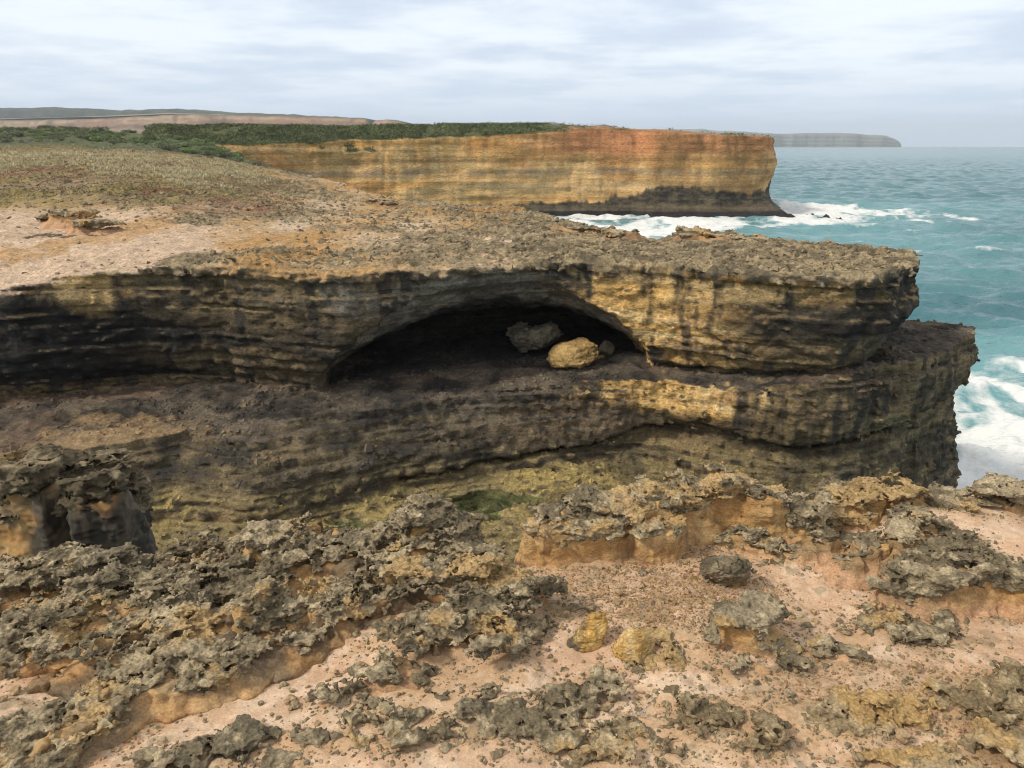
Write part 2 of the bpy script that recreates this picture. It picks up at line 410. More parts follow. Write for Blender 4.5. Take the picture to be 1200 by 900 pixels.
    slope = np.interp(ax, [-50, -26, -20, -4, 6, 10], [5.5, 5.2, 4.4, 3.3, 1.8, 0.0])[:, None, None].astype(f32)
    O2 = O2+slope*(1-tb)           # the middle of the bench front leans out towards its foot
    F2 = smax(smax(d2-O2+R*1.0, Z-z2, 0.2), (zs-Z)+fine*0.6, 0.25)
    F = np.minimum(F, F2); del F2
    # --- foot, below the slot
    inset = np.interp(ax, [-50, -22, 0, 8, 14, 20, 27, 45], [0.3, 0.4, 0.7, 1.6, 1.6, 0.6, 0.5, 0.5])[:, None, None].astype(f32)
    O3 = slope-inset+np.clip((zs-ZQ), 0, 9)*np.interp(ax, [-22, 0, 14, 26, 31, 45], [0.8, 0.8, 0.75, 0.35, 0.12, 0.1])[:, None, None].astype(f32)
    F3 = smax(d2-O3+R*0.9, Z-zs-0.4, 0.3)
    F = np.minimum(F, F3); del F3
    slot = np.maximum(np.abs(Z-zs-0.15)-0.28-0.5*fine, (-1.5-(d2+R)).astype(f32))
    slot = np.maximum(slot, (ax[:, None, None] < -8)*9.0)
    F = np.maximum(F, -slot)
    # --- ramp on the left and gorge floor
    df = Y2-front
    ramp = 7.0+6.0*sstep(-12.5, -1.0, df+gridfbm((ax, ay), (5, 5), 35, 2)*1.5)*sstep(XS+1.0, XS-4.0, X2)
    floor = 6.9+0.035*np.clip(Y2-44, 0, 10)+gridfbm((ax, ay), (4, 4), 31, 3)*0.35+gridfbm((ax, ay), (1.6, 0.9), 34, 2, 0.6, 'ridge')*0.34+gridfbm((ax, ay), (0.7, 0.5), 32, 2, 0.7, 'ridge')*0.22
    q_ = floor/0.34; floor = 0.34*(np.floor(q_)+sstep(0.25, 0.6, q_-np.floor(q_)))+gridfbm((ax, ay), (0.6, 0.5), 36, 2, 0.7, 'ridge')*0.10
    wpx = X2+pfbm(X2/1.8, Y2/1.8, 0*X2, 37, 3)*1.5; wpy = Y2+pfbm(X2/1.8, Y2/1.8, 0*X2, 38, 3)*1.0
    wx, wy = at_z(572, 586, 6.75)
    floor = floor-1.3*np.exp(-(((wpx-wx)/3.2)**2+((wpy-wy)/1.8)**2)**1.5)
    wx, wy = at_z(345, 611, 6.75)
    floor = floor-0.75*np.exp(-(((wpx-wx)/5.0)**2+((wpy-wy)/1.5)**2))
    gut = 9.0*sstep(21, 27, X2-0.1*(Y2-40))
    zfl = np.maximum(ramp+gridfbm((ax, ay), (3, 3), 33, 3)*0.5*sstep(XS+2, XS-4, X2)+(floor-7.0), floor)-gut
    F = np.minimum(F, (Z-zfl.astype(f32)[:, :, None])*0.8)
    # close the far sides of the block
    V, Q = surface_nets(F, ax, ay, az)
    N = vnormals(V, Q)
    q = V/np.array([0.55, 0.55, 0.34])
    e = np.abs(pnoise(*q.T, 17))*0.9-0.25+0.5*pnoise(*(V/0.27).T, 18)
    f1, f2 = worley(*(V/np.array([0.8, 0.8, 0.55])).T, 5)
    V[:, 2] += np.where(V[:, 0] < -8, 0.018*(V[:, 0]+8), 0)*sstep(8, 12, V[:, 2])*sstep(21, 19, V[:, 2])+0.12*np.sin(V[:, 0]/7.0)*sstep(9, 12, V[:, 2])*sstep(21.5, 20, V[:, 2])
    V = V-N*(e*0.09+np.clip(0.42-f1, 0, 1)*0.30*sstep(-0.2, 0.35, pnoise(*(V/4).T, 19)))[:, None]
    N = vnormals(V, Q)
    return V, Q, N

def px_of(V):
    """where a world point falls in the photograph (used only to read stain positions off it)"""
    x, y, z = V[:, 0], V[:, 1], V[:, 2]-H
    d = y*CP-z*SP; v = (y*SP+z*CP)
    return 600+900*x/d, 450-900*v/d

def splat(u, v, cx, cy, rx, ry, n, soft=0.5):
    d = np.sqrt(((u-cx)/rx)**2+((v-cy)/ry)**2)
    return sstep(1+soft, 1-soft, d+n)

def cliff_tone(V, N):
    x, y, z = V.T; up = np.clip(N[:, 2], -1, 1)
    wob = pfbm(x/5, y/5, z/5, 5, 4)
    n1 = pfbm(x/2.2, y/2.2, z/1.0, 7, 4); st = pfbm(x/7, y/7, z/0.5+0.02*x, 9, 3)
    streak = pfbm(x/0.8, y/0.8, z/6.0, 13, 3)
    # map of stains and painted shade along the wall: s = x, h = z
    ochre = mixc((0.50, 0.315, 0.115), (0.62, 0.45, 0.22), sstep(-0.5, 0.6, st))
    ochre = mixc(ochre, (0.33, 0.17, 0.06), sstep(0.2, 0.9, n1)*0.6)
    brown = mixc((0.12, 0.09, 0.052), (0.225, 0.165, 0.088), sstep(-0.5, 0.5, st+0.5*n1))
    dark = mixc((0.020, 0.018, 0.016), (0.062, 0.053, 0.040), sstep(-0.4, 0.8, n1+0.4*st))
    olive = mixc((0.085, 0.068, 0.042), (0.19, 0.15, 0.083), sstep(-0.4, 0.5, n1+0.4*st))
    slate = mixc((0.040, 0.037, 0.033), (0.135, 0.11, 0.077), sstep(-0.4, 0.7, n1))
    wall = sstep(0.75, 0.45, up)
    c = brown.copy()
    def W(px, py, D):
        return at_y(px, py, D)
    def patch(col, px, py, rx, ry, D, k=1.0, soft=0.5, nz=0.45, zone=None):
        nonlocal c
        a, b = at_y(px, py, D); s = 0.067*D/56
        m = splat(x, z, a, b, rx*s, ry*s, (wob*nz+0.25*n1+0.2*streak), soft)*k
        if zone is not None: m = m*zone
        c = mixc(c, 1, 0*m)*(1-m[:, None])+(col if np.ndim(col) > 1 else np.asarray(col))*m[:, None]
    front = wall*sstep(72, 66, y)
    upper = front*(z > 13.3)
    # upper wall, left: dark patina and painted-in shade, with some brown ledges
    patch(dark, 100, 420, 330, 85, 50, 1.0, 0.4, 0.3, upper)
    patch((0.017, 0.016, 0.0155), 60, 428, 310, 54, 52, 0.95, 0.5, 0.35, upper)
    patch(brown*0.8, 330, 350, 110, 26, 55, 0.7, 0.6, 0.5, upper)
    patch(brown*0.95, 300, 425, 120, 18, 54, 0.75, 0.5, 0.4, upper)
    patch(ochre*0.75, 95, 335, 42, 24, 53, 0.95, 0.4, 0.4, upper)
    patch(brown, 560, 318, 150, 12, 55, 0.8, 0.6, 0.5, upper)
    patch((0.17, 0.16, 0.135), 560, 335, 150, 22, 57, 0.9, 0.5, 0.3, wall)      # pale cave ceiling
    # upper wall, right
    patch(ochre*1.08, 755, 362, 100, 62, 55, 1.0, 0.35, 0.3, upper)
    patch(brown*0.7, 800, 318, 140, 9, 54, 0.6, 0.6, 0.6, upper)
    patch(dark, 960, 368, 135, 34, 52, 0.95, 0.5, 0.5, upper)
    patch(dark, 1035, 348, 60, 62, 55, 1.0, 0.5, 0.35, wall*(z > 15.5))
    patch(ochre*0.75, 900, 338, 110, 11, 52, 0.7, 0.6, 0.8, upper)
    patch(ochre*0.7, 840, 422, 70, 12, 52, 0.6, 0.6, 0.6, upper)
    patch(brown*0.8, 960, 415, 110, 18, 52, 0.7, 0.6, 0.6, upper)
    # bench front
    low = front*(z < 14.2)
    patch(slate, 520, 490, 260, 60, 52, 1.0, 0.5, 0.4, sstep(14.4, 13.2, z))
    patch((0.055, 0.056, 0.057), 490, 480, 85, 24, 52, 0.7, 0.5, 0.5, low)
    patch(olive*1.1, 380, 525, 170, 32, 48, 0.7, 0.5, 0.5, low)
    patch((0.22, 0.165, 0.105), 650, 495, 75, 20, 52, 0.6, 0.5, 0.5, low)
    patch(olive*0.9, 1010, 500, 210, 85, 54, 1.0, 0.4, 0.4, sstep(16, 14, z))
    patch(brown*0.85, 850, 470, 110, 35, 51, 0.8, 0.5, 0.4, low)
    patch(ochre*1.0, 795, 466, 82, 24, 51, 1.0, 0.3, 0.35, low)
    patch(ochre*0.9, 700, 458, 40, 22, 52, 0.7, 0.5, 0.5, low)
    patch(dark*1.8, 1110, 530, 45, 50, 60, 0.8, 0.5, 0.5, low)
    # black runs down the ochre
    run = sstep(0.22, 0.6, streak+0.35*wob)*front*sstep(-0.1, 0.3, wob+0.4)
    c = c*(1-run[:, None]*0.8)+np.array((0.035, 0.032, 0.03))*run[:, None]*0.8
    hang = sstep(0.0, 0.16, streak+0.35*n1)*front*sstep(0, 1, (z-19.3-1.6*pnoise(x/0.9, y/0.9, 0*x, 23))/1.2)*(z > 14)*sstep(-14, 4, x)
    c = c*(1-hang[:, None]*0.75)+np.array((0.05, 0.045, 0.038))*hang[:, None]*0.75
    thin = sstep(0.35, 0.6, pfbm(x/12, y/12, z/0.33, 21, 3))*front*0.45
    c = c*(1-thin[:, None]*0.7)
    # gorge floor: algae, ramp
    fl = sstep(9.5, 8.2, z)*sstep(0.35, 0.7, up)
    alg = mixc((0.095, 0.08, 0.05), (0.22, 0.175, 0.085), sstep(-0.4, 0.4, n1))
    ux, uy = [float(v) for v in at_z(480, 600, 6.9)]; ux2, uy2 = [float(v) for v in at_z(620, 600, 6.9)]
    yl = np.maximum(splat(x, y, ux, uy, 12, 5, 0.8*wob+0.8*n1, 0.6), splat(x, y, ux2, uy2, 7, 4.5, 0.8*wob+0.8*n1, 0.6))
    alg = mixc(alg, mixc((0.15, 0.12, 0.055), (0.34, 0.265, 0.105), sstep(-.4, .4, n1)), yl*0.85)
    c = c*(1-fl[:, None])+alg*fl[:, None]
    rampm = sstep(XS+1.5, XS-2, x)*sstep(14, 12.5, z)*sstep(0.2, 0.5, up)
    sl = mixc(slate*0.75, (0.40, 0.28, 0.15), splat(x, y, *[float(v) for v in at_z(150, 520, 11.5)], 3.6, 2.4, 1.0*n1+0.7*wob, 0.6)*0.65)
    c = c*(1-rampm[:, None])+sl*rampm[:, None]
    # bench top: dark grey with rusty tint
    bn = sstep(0.55, 0.8, up)*(z > 11.2)*(z < 18.2)*(x > XS-1)
    bc = mixc(mixc((0.034, 0.031, 0.028), (0.125, 0.102, 0.077), sstep(-0.5, 0.6, n1)), (0.19, 0.13, 0.09), sstep(0.1, 0.8, wob)*0.6)
    bc = mixc(bc, (0.36, 0.245, 0.13), splat(x, y, *[float(v) for v in at_z(150, 518, 11.7)], 4.0, 2.2, 1.0*n1+0.7*wob, 0.6)*0.6*(x < -14))
    c = c*(1-bn[:, None])+bc*bn[:, None]
    px_, py_ = [float(v) for v in at_z(572, 586, 6.75)]
    pool = sstep(6.85, 6.45, z)*sstep(24, 20, np.hypot(x-px_, y-py_))
    c = mixc(c, mixc((0.15, 0.14, 0.085), (0.28, 0.25, 0.14), sstep(-.4, .4, n1)), pool)
    # plateau top
    tp = sstep(0.15, 0.5, up)*((z > ztop(x, y)-0.75) & (z > 18.5))*1.0
    top = plateau_tone(x, y, z, up)
    rimc = sstep(0.6, 0.0, ztop(x, y)+0.05-z)*(z > 19)*front
    crust = mixc((0.12, 0.10, 0.075), (0.25, 0.205, 0.14), sstep(-0.4, 0.6, n1))
    c = c*(1-rimc[:, None]*0.8)+crust*rimc[:, None]*0.8
    c = c*(1-tp[:, None])+top*tp[:, None]
    # inside of the cave: darkness painted in as near-black colour
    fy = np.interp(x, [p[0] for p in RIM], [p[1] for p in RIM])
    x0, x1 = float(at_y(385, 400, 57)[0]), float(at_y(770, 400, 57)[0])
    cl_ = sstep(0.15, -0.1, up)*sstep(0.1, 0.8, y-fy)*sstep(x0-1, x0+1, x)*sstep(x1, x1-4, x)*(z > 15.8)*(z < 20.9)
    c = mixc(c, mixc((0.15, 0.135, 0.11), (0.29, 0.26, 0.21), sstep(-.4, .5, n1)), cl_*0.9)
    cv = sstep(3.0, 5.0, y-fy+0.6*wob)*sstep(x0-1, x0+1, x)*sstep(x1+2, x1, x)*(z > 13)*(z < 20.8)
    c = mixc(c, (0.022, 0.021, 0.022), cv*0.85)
    return c

def straw_mask(x, y):
    pt = sstep(-0.35, 0.05, pfbm(x/5, y/4, 0*x, 39, 3))*0.85+0.15
    q = x/np.maximum(y, 1)
    return pt*sstep(-0.1, 0.2, pfbm(x/13, y/9, 0*x, 37, 3)+1.15*np.exp(-((y-150)/34)**4)-0.72)*sstep(104, 114, y+8*pfbm(x/9, y/9, 0*x, 38, 2))*sstep(-0.28, -0.36, q)

def plateau_tone(x, y, z, up):
    k = karst_mask(x, y)
    n = pfbm(x/1.3, y/1.3, z/1.3, 31, 4); n2 = pfbm(x/8, y/12, 0*x, 33, 3)
    q = x/np.maximum(y, 1)
    sand = mixc((0.42, 0.295, 0.17), (0.40, 0.235, 0.09), sstep(-0.1, 0.6, n2))
    sand = mixc(sand, (0.52, 0.42, 0.32), sstep(0.1, 0.7, -n2)*0.7)
    sand = mixc(sand, mixc((0.50, 0.375, 0.27), (0.42, 0.27, 0.14), sstep(0.1, 0.5, n2+0.3*n)), sstep(-0.33, -0.42, q)*sstep(84, 76, y))
    kar = mixc((0.14, 0.115, 0.075), (0.32, 0.255, 0.155), sstep(-0.5, 0.6, n))
    kar = mixc(kar, sand*0.9, sstep(0.25, 0.7, n2+0.4*n)*0.8*sstep(16, 2, x))
    c = mixc(sand, kar, sstep(0.25, 0.6, k+0.35*n+sstep(4, 14, x)))
    # heath and mat plants further back on the left
    hb = sstep(80, 88, y+5*n2+3*n)*sstep(-0.25, -0.34, q+0.06*n2+0.04*n)
    mat = mixc((0.16, 0.115, 0.06), (0.185, 0.165, 0.065), sstep(-0.4, 0.4, n2+0.5*n)); mat = mixc(mat, (0.30, 0.205, 0.10), sstep(0.0, 0.5, n)*0.6)
    mat = mixc(mat, (0.16, 0.075, 0.045), sstep(0.3, 0.7, pfbm(x/5, y/9, 0*x, 35, 3))*0.8)
    c = mixc(c, mat, hb*0.8)
    straw = straw_mask(x, y)
    c = mixc(c, (0.33, 0.28, 0.155), straw*0.9)
    veg = sstep(184, 200, y+14*n2)*sstep(-0.16, -0.2, q)
    c = mixc(c, (0.10, 0.115, 0.06), veg)
    return c

if want('cliff'):
    cliff_m = rock_mat('weathered limestone', 0.8, 0.9, 0.5, 0.92, (1, 1, 1.6), dist=0.14, bed=0.3)
    V, Q, N = build_cliff()
    print('cliff', len(V))
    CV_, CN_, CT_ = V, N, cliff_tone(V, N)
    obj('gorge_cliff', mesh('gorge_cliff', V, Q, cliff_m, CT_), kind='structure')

    # plateau behind the cliff block
    yy = np.concatenate([np.geomspace(76.5, 345, 640)])
    qq = np.concatenate([np.linspace(-1.3, -0.72, 60)[:-1], np.linspace(-0.72, 0.22, 820)])
    Yg, Qg = np.meshgrid(yy, qq, indexing='ij'); Xg = Qg*Yg
    d = polydist(Xg, Yg, P1)
    kmk = karst_mask(Xg, Yg)
    Zg = ztop_full(Xg, Yg, kmk)-0.05
    dd = d+pfbm(Xg/4, Yg/4, 0*Xg, 47, 3)*1.2
    Zg = np.where(dd < 0, Zg, np.maximum(Zg-dd*9, -1.0))
    r, cN = Zg.shape
    V = np.stack([Xg, Yg, Zg], -1).reshape(-1, 3)
    ii = np.arange(r*cN).reshape(r, cN)
    Q = np.stack([ii[:-1, :-1], ii[:-1, 1:], ii[1:, 1:], ii[1:, :-1]], -1).reshape(-1, 4)
    N = vnormals(V, Q)
    obj('plateau', mesh('plateau', V, Q, cliff_m, plateau_tone(V[:, 0], V[:, 1], V[:, 2], N[:, 2])), kind='structure')
# ------------------------------------------------------------------ the headland across the bay
def build_headland():
    v = 0.5
    ax = np.arange(-150, 152, v); ay = np.arange(300, 425, v*1.5); az = np.arange(-1.5, 40.5, v)
    X2, Y2 = np.meshgrid(ax, ay, indexing='ij')
    X, Y, Z = ax[:, None, None].astype(f32), ay[None, :, None].astype(f32), az[None, None, :].astype(f32)
    # front edge of the cliff in plan
    fr = [(285, 312), (340, 322), (400, 330), (470, 335), (540, 342), (620, 346), (690, 350), (745, 350), (768, 344), (810, 345), (860, 347), (892, 349), (905, 353), (908, 365), (899, 400)]
    P = []
    for px, D in fr:
        a, b = at_y(px, 165 if D < 360 else 160, D); P.append((float(a), float(D)))
    P += [(100, 470), (-260, 470), (-260, 312)]
    d = polydist(X2, Y2, P).astype(f32)[:, :, None]
    A3 = (ax, ay, az)
    R = gridfbm(A3, (14, 14, 14), 51, 3)*2.3+gridfbm(A3, (3.2, 3.2, 20), 52, 2, 0.6, 'ridge')*0.6+gridfbm(A3, (12, 12, 1.6), 53, 2)*0.45+gridfbm(A3, (2.5, 2.5, 2), 54, 1)*0.35
    # skyline heights read along the top
    edge = [(285, 168), (340, 167), (400, 164), (470, 161), (540, 159), (620, 156), (680, 150), (730, 150), (790, 154.5), (850, 157.5), (915, 161)]
    ex, ez = zip(*[tuple(float(q) for q in at_y(a, b, 345)) for a, b in edge])
    sky_ = [(285, 150), (400, 150), (470, 148.5), (560, 146.5), (640, 146), (700, 147.5), (760, 152), (850, 157), (915, 160.5)]
    kx, kz = zip(*[tuple(float(q) for q in at_y(a, b, 372)) for a, b in sky_])
    ztopE = np.interp(ax, ex, ez)[:, None]; ztopS = np.interp(ax, kx, kz)[:, None]
    inn = np.clip(-d[:, :, 0], 0, 60)
    zt = ztopE+(ztopS-ztopE)*sstep(0, 26, inn)+gridfbm((ax, ay), (8, 8), 55, 3)*0.5
    # foot flares out, upper edge slightly overhangs near the nose
    flare = np.clip(1-Z/10, 0, 1)**2*np.interp(ax, [-150, 60, 110], [1.5, 2.0, 7.5])[:, None, None].astype(f32)
    bat = -(Z-20)*0.02*np.interp(ax, [-150, 40, 90], [4.0, 2.0, 0.0])[:, None, None].astype(f32)
    F = smax(d-flare-bat+R, Z-zt.astype(f32)[:, :, None], 1.2)
    # wave-cut shelf of low rocks running off the nose
    sh = np.zeros_like(X2)+99
    for px, py, r in ((760, 252, 4), (800, 253, 5), (850, 253, 6), (890, 254, 6), (925, 255, 6), (950, 256, 4.5), (968, 257, 3.0), (982, 257.5, 2.0)):
        a, b = at_z(px, py, 0.0); sh = np.minimum(sh, np.hypot(X2-a, (Y2-b)*0.8)-r)
    shz = -0.2+np.clip(-sh*0.5, -3, 1.6)+gridfbm((ax, ay), (3, 3), 57, 2, 0.7, 'ridge')*1.6
    F = np.minimum(F, (Z-shz.astype(f32)[:, :, None])*0.8)
    V, Q = surface_nets(F, ax, ay, az); V, Q = keep_largest(V, Q, 0.0005)
    N = vnormals(V, Q)
    return V, Q, N

def headland_tone(V, N):
    x, y, z = V.T; up = N[:, 2]
    n = pfbm(x/14, y/14, z/10, 61, 4); bed = pfbm(x/60, y/60, z/1.1+0.004*x, 63, 4)*0.9; st = pfbm(x/2.2, y/2.2, z/16, 65, 3); fi = pfbm(x/2.5, y/2.5, z/1.2, 67, 3)
    X = lambda px: float(at_y(px, 200, 347)[0])
    c = mixc((0.50, 0.285, 0.10), (0.63, 0.42, 0.195), sstep(-0.5, 0.5, bed+0.5*st))
    c = mixc(c, (0.44, 0.205, 0.065), sstep(0.0, 0.8, n+0.3*st)*0.65)
    # upper beds redder to the right, paler to the left; grey band
    right = sstep(X(560), X(700), x)
    c = mixc(c, (0.45, 0.20, 0.095), sstep(22, 30, z+2*n)*right*0.9)
    band = np.exp(-((z-18.5-0.8*n)/1.3)**2)
    c = mixc(c, (0.30, 0.25, 0.185), band*sstep(-0.4, 0.3, n+0.3)*0.65)
    band2 = np.exp(-((z-23.5-0.5*n)/0.9)**2)
    c = mixc(c, (0.24, 0.15, 0.07), band2*0.55)
    cream = np.exp(-((z-12.5-1.5*n)/3.0)**2)*sstep(X(480), X(600), x)
    c = mixc(c, mixc((0.56, 0.42, 0.24), (0.54, 0.34, 0.14), sstep(-.3, .4, bed)), cream*0.75)
    nose = sstep(X(752), X(772), x)
    c = mixc(c, np.array((0.24, 0.14, 0.055)), nose*0.55*sstep(-0.6, 0.3, n+0.3*st))
    # dark vertical runs
    run = sstep(0.25, 0.7, st+0.3*n)*sstep(12, 24, z)
    c = mixc(c, (0.16, 0.11, 0.05), run*0.3)
    # black wave-washed foot with an uneven upper edge
    h = np.interp(x, [X(300), X(480), X(560), X(620), X(700), X(740), X(770), X(800), X(850), X(880), X(905), X(925)],
                  [6.5, 6.0, 4.5, 6.2, 6.2, 8.5, 12.5, 12.5, 10.5, 8.0, 10.5, 17])
    b = sstep(0.9, -0.9, z-h-2.2*n-1.0*st)
    c = mixc(c, mixc((0.045, 0.040, 0.034), (0.11, 0.09, 0.06), sstep(-0.4, 0.6, fi+0.5*bed)), b)
    low = sstep(5.2, 3.6, z+0.8*n)
    c = mixc(c, mixc((0.10, 0.085, 0.055), (0.15, 0.12, 0.075), sstep(-0.3, 0.3, bed)), low*b*0.7)
    c = mixc(c, (0.03, 0.026, 0.028), sstep(2.6, 1.6, z))
    # top: scrub soil, bare red earth near the nose
    t = sstep(0.35, 0.65, up)*sstep(24, 27, z)
    earth = mixc((0.36, 0.19, 0.10), (0.28, 0.16, 0.08), sstep(-0.3, 0.3, fi))
    gr = mixc((0.06, 0.075, 0.03), (0.10, 0.11, 0.05), sstep(-0.3, 0.3, fi))
    g = sstep(X(690), X(640), x+9*n)
    thin = sstep(0.15, 0.5, n+0.4*fi)*0.8
    tc_ = mixc(earth, gr, np.maximum(g, thin*0.7))
    return mixc(c, tc_, t)

if want('headland'):
    hm = rock_mat('banded sandstone', 4.0, 0.9, 0.32, 0.95, (1, 1, 1.8), dist=0.6, bed=0.2)
    V, Q, N = build_headland(); print('headland', len(V))
    obj('headland', mesh('headland', V, Q, hm, headland_tone(V, N)), kind='structure')
    HV, HN = V, N

# ------------------------------------------------------------------ far coast
def ribbon(name, D, xs, prof, foot, tone_fn, mat, depth, wob=1.0):
    """a long cliff: front face, rounded brow and a top running back; prof = skyline heights"""
    n = len(xs); V = []
    rows = [(0.0, 0.0)]+[(0.010*h**3+0.002*math.sin(h*23), h) for h in np.linspace(0.05, 0.9, 22)]+[(0.03, 0.97), (0.10, 1.0), (0.5, 1.0), (1.0, 0.95)]
    nz = pfbm(xs/400, 0*xs, 0*xs, 71, 4); nz2 = pfbm(xs/70, 0*xs, 0*xs, 73, 4)
    for dy, hz_ in rows:
        yy = D+dy*depth+nz*D*0.012+nz2*D*0.004*wob*(1-hz_)
        V.append(np.stack([xs, yy, foot+(prof-foot)*hz_+(nz2*2 if hz_ == 0.97 else 0)], 1))
    V = np.array(V); r, c, _ = V.shape; V = V.reshape(-1, 3)
    ii = np.arange(r*c).reshape(r, c)
    Q = np.stack([ii[:-1, :-1], ii[:-1, 1:], ii[1:, 1:], ii[1:, :-1]], -1).reshape(-1, 4)
    hh = np.repeat([h for _, h in rows], c)
    return obj(name, mesh(name, V, Q, mat, tone_fn(V, hh)), kind='structure')

if want('far'):
    far_m = rock_mat('far coast rock', 120, 0.5, 0.25, 1.0, (1, 1, 2), dist=6)
    def skyline(D, pts, xs):
        a, b = zip(*[tuple(float(q) for q in at_y(p, r, D)) for p, r in pts]); return np.interp(xs, a, b)
    # pinkish cliffs behind the scrub, with a detached block at their end
    def coast_tone(V, h):
        x, y, z = V.T; n = pfbm(x/160, y/300, z/9, 75, 4); s = pfbm(x/26, 0*x, z/90, 77, 4)
        c = mixc((0.36, 0.20, 0.13), (0.46, 0.33, 0.22), sstep(-0.4, 0.5, n)); c = mixc(c, (0.20, 0.12, 0.08), sstep(0.1, 0.7, s)*0.7)
        return mixc(c, (0.07, 0.075, 0.05), sstep(0.93, 1.0, h))
    D = 3800
    for a, b, pts in ((-700, 431, [(-700, 134), (0, 140), (80, 139), (130, 136), (200, 133.5), (280, 134), (360, 135.5), (420, 137.5), (428, 139), (431, 150)]),
                      (433, 476, [(433, 146), (438, 140.5), (450, 139), (462, 140.5), (473, 143), (476, 152)])):
        x0, x1 = float(at_y(a, 150, D)[0]), float(at_y(b, 150, D)[0])
        xs = np.linspace(x0, x1, max(60, int((x1-x0)/9)))
        ribbon('far_coast_cliff', D, xs, skyline(D, pts, xs)+pfbm(xs/60, 0*xs, 0*xs, 79, 2)*3.5, 0.0, coast_tone, far_m, 900)
    # wooded ridge behind
    D = 6500
    pts = [(-800, 124), (-100, 127), (0, 125.5), (25, 126), (40, 124.8), (100, 127), (118, 129), (140, 130), (160, 129.5), (172, 127.5), (200, 127), (216, 128.5), (222, 127.6), (260, 131), (330, 134), (400, 137)]
    xs = np.linspace(float(at_y(-800, 130, D)[0]), float(at_y(400, 130, D)[0]), 900)
    def wood_tone(V, h):
        n = pfbm(V[:, 0]/90, V[:, 1]/90, V[:, 2]/30, 81, 3)
        return mixc((0.035, 0.042, 0.03), (0.06, 0.065, 0.045), sstep(-0.4, 0.4, n))
    ribbon('far_ridge', D, xs, skyline(D, pts, xs)+np.abs(pfbm(xs/40, 0*xs, 0*xs, 83, 3))*9, 60.0, wood_tone, far_m, 1500)
    # paddocks between the two
    xs2 = np.linspace(-9000, -1200, 120); ys2 = np.linspace(4300, 6900, 30)
    Yp, Xp = np.meshgrid(ys2, xs2, indexing='ij')
    z0 = skyline(5200, [(-900, 134), (0, 138), (120, 135.5), (200, 132), (300, 135), (420, 139)], Xp.ravel()*5200/Yp.ravel()).reshape(Xp.shape)
    Zp = 30+(z0-30)*Yp/5200-6+pfbm(Xp/700, Yp/700, 0*Xp, 85, 2)*6
    ii = np.arange(Xp.size).reshape(Xp.shape); V = np.stack([Xp, Yp, Zp], -1).reshape(-1, 3)
    n = pfbm(V[:, 0]/500, V[:, 1]/300, 0*V[:, 0], 87, 3)
    obj('far_plain', mesh('far_plain', V, np.stack([ii[:-1, :-1], ii[:-1, 1:], ii[1:, 1:], ii[1:, :-1]], -1).reshape(-1, 4), far_m, mixc((0.30, 0.26, 0.16), (0.20, 0.19, 0.11), sstep(-0.2, 0.3, n))), kind='structure')
    # the point on the horizon
    D = 11500
    pts = [(600, 153.5), (760, 151.5), (825, 151), (850, 153), (905, 156), (920, 156.5), (950, 155.8), (990, 155.6), (1018, 157), (1030, 158), (1040, 158.5), (1050, 162), (1057, 167), (1060, 172)]
    x0, x1 = float(at_y(600, 160, D)[0]), float(at_y(1060, 160, D)[0])
    xs = np.linspace(x0, x1, 500)
    def point_tone(V, h):
        n = pfbm(V[:, 0]/300, V[:, 1]/300, V[:, 2]/60, 89, 3)
        return mixc((0.20, 0.21, 0.205), (0.235, 0.235, 0.225), sstep(-0.3, 0.4, n))
    ribbon('far_point', D, xs, skyline(D, pts, xs)+pfbm(xs/120, 0*xs, 0*xs, 91, 3)*5, -2.0, point_tone, rock_mat('far point', 200, 0.05, 0.05, 1.0, dist=3), 1500, 0.1)
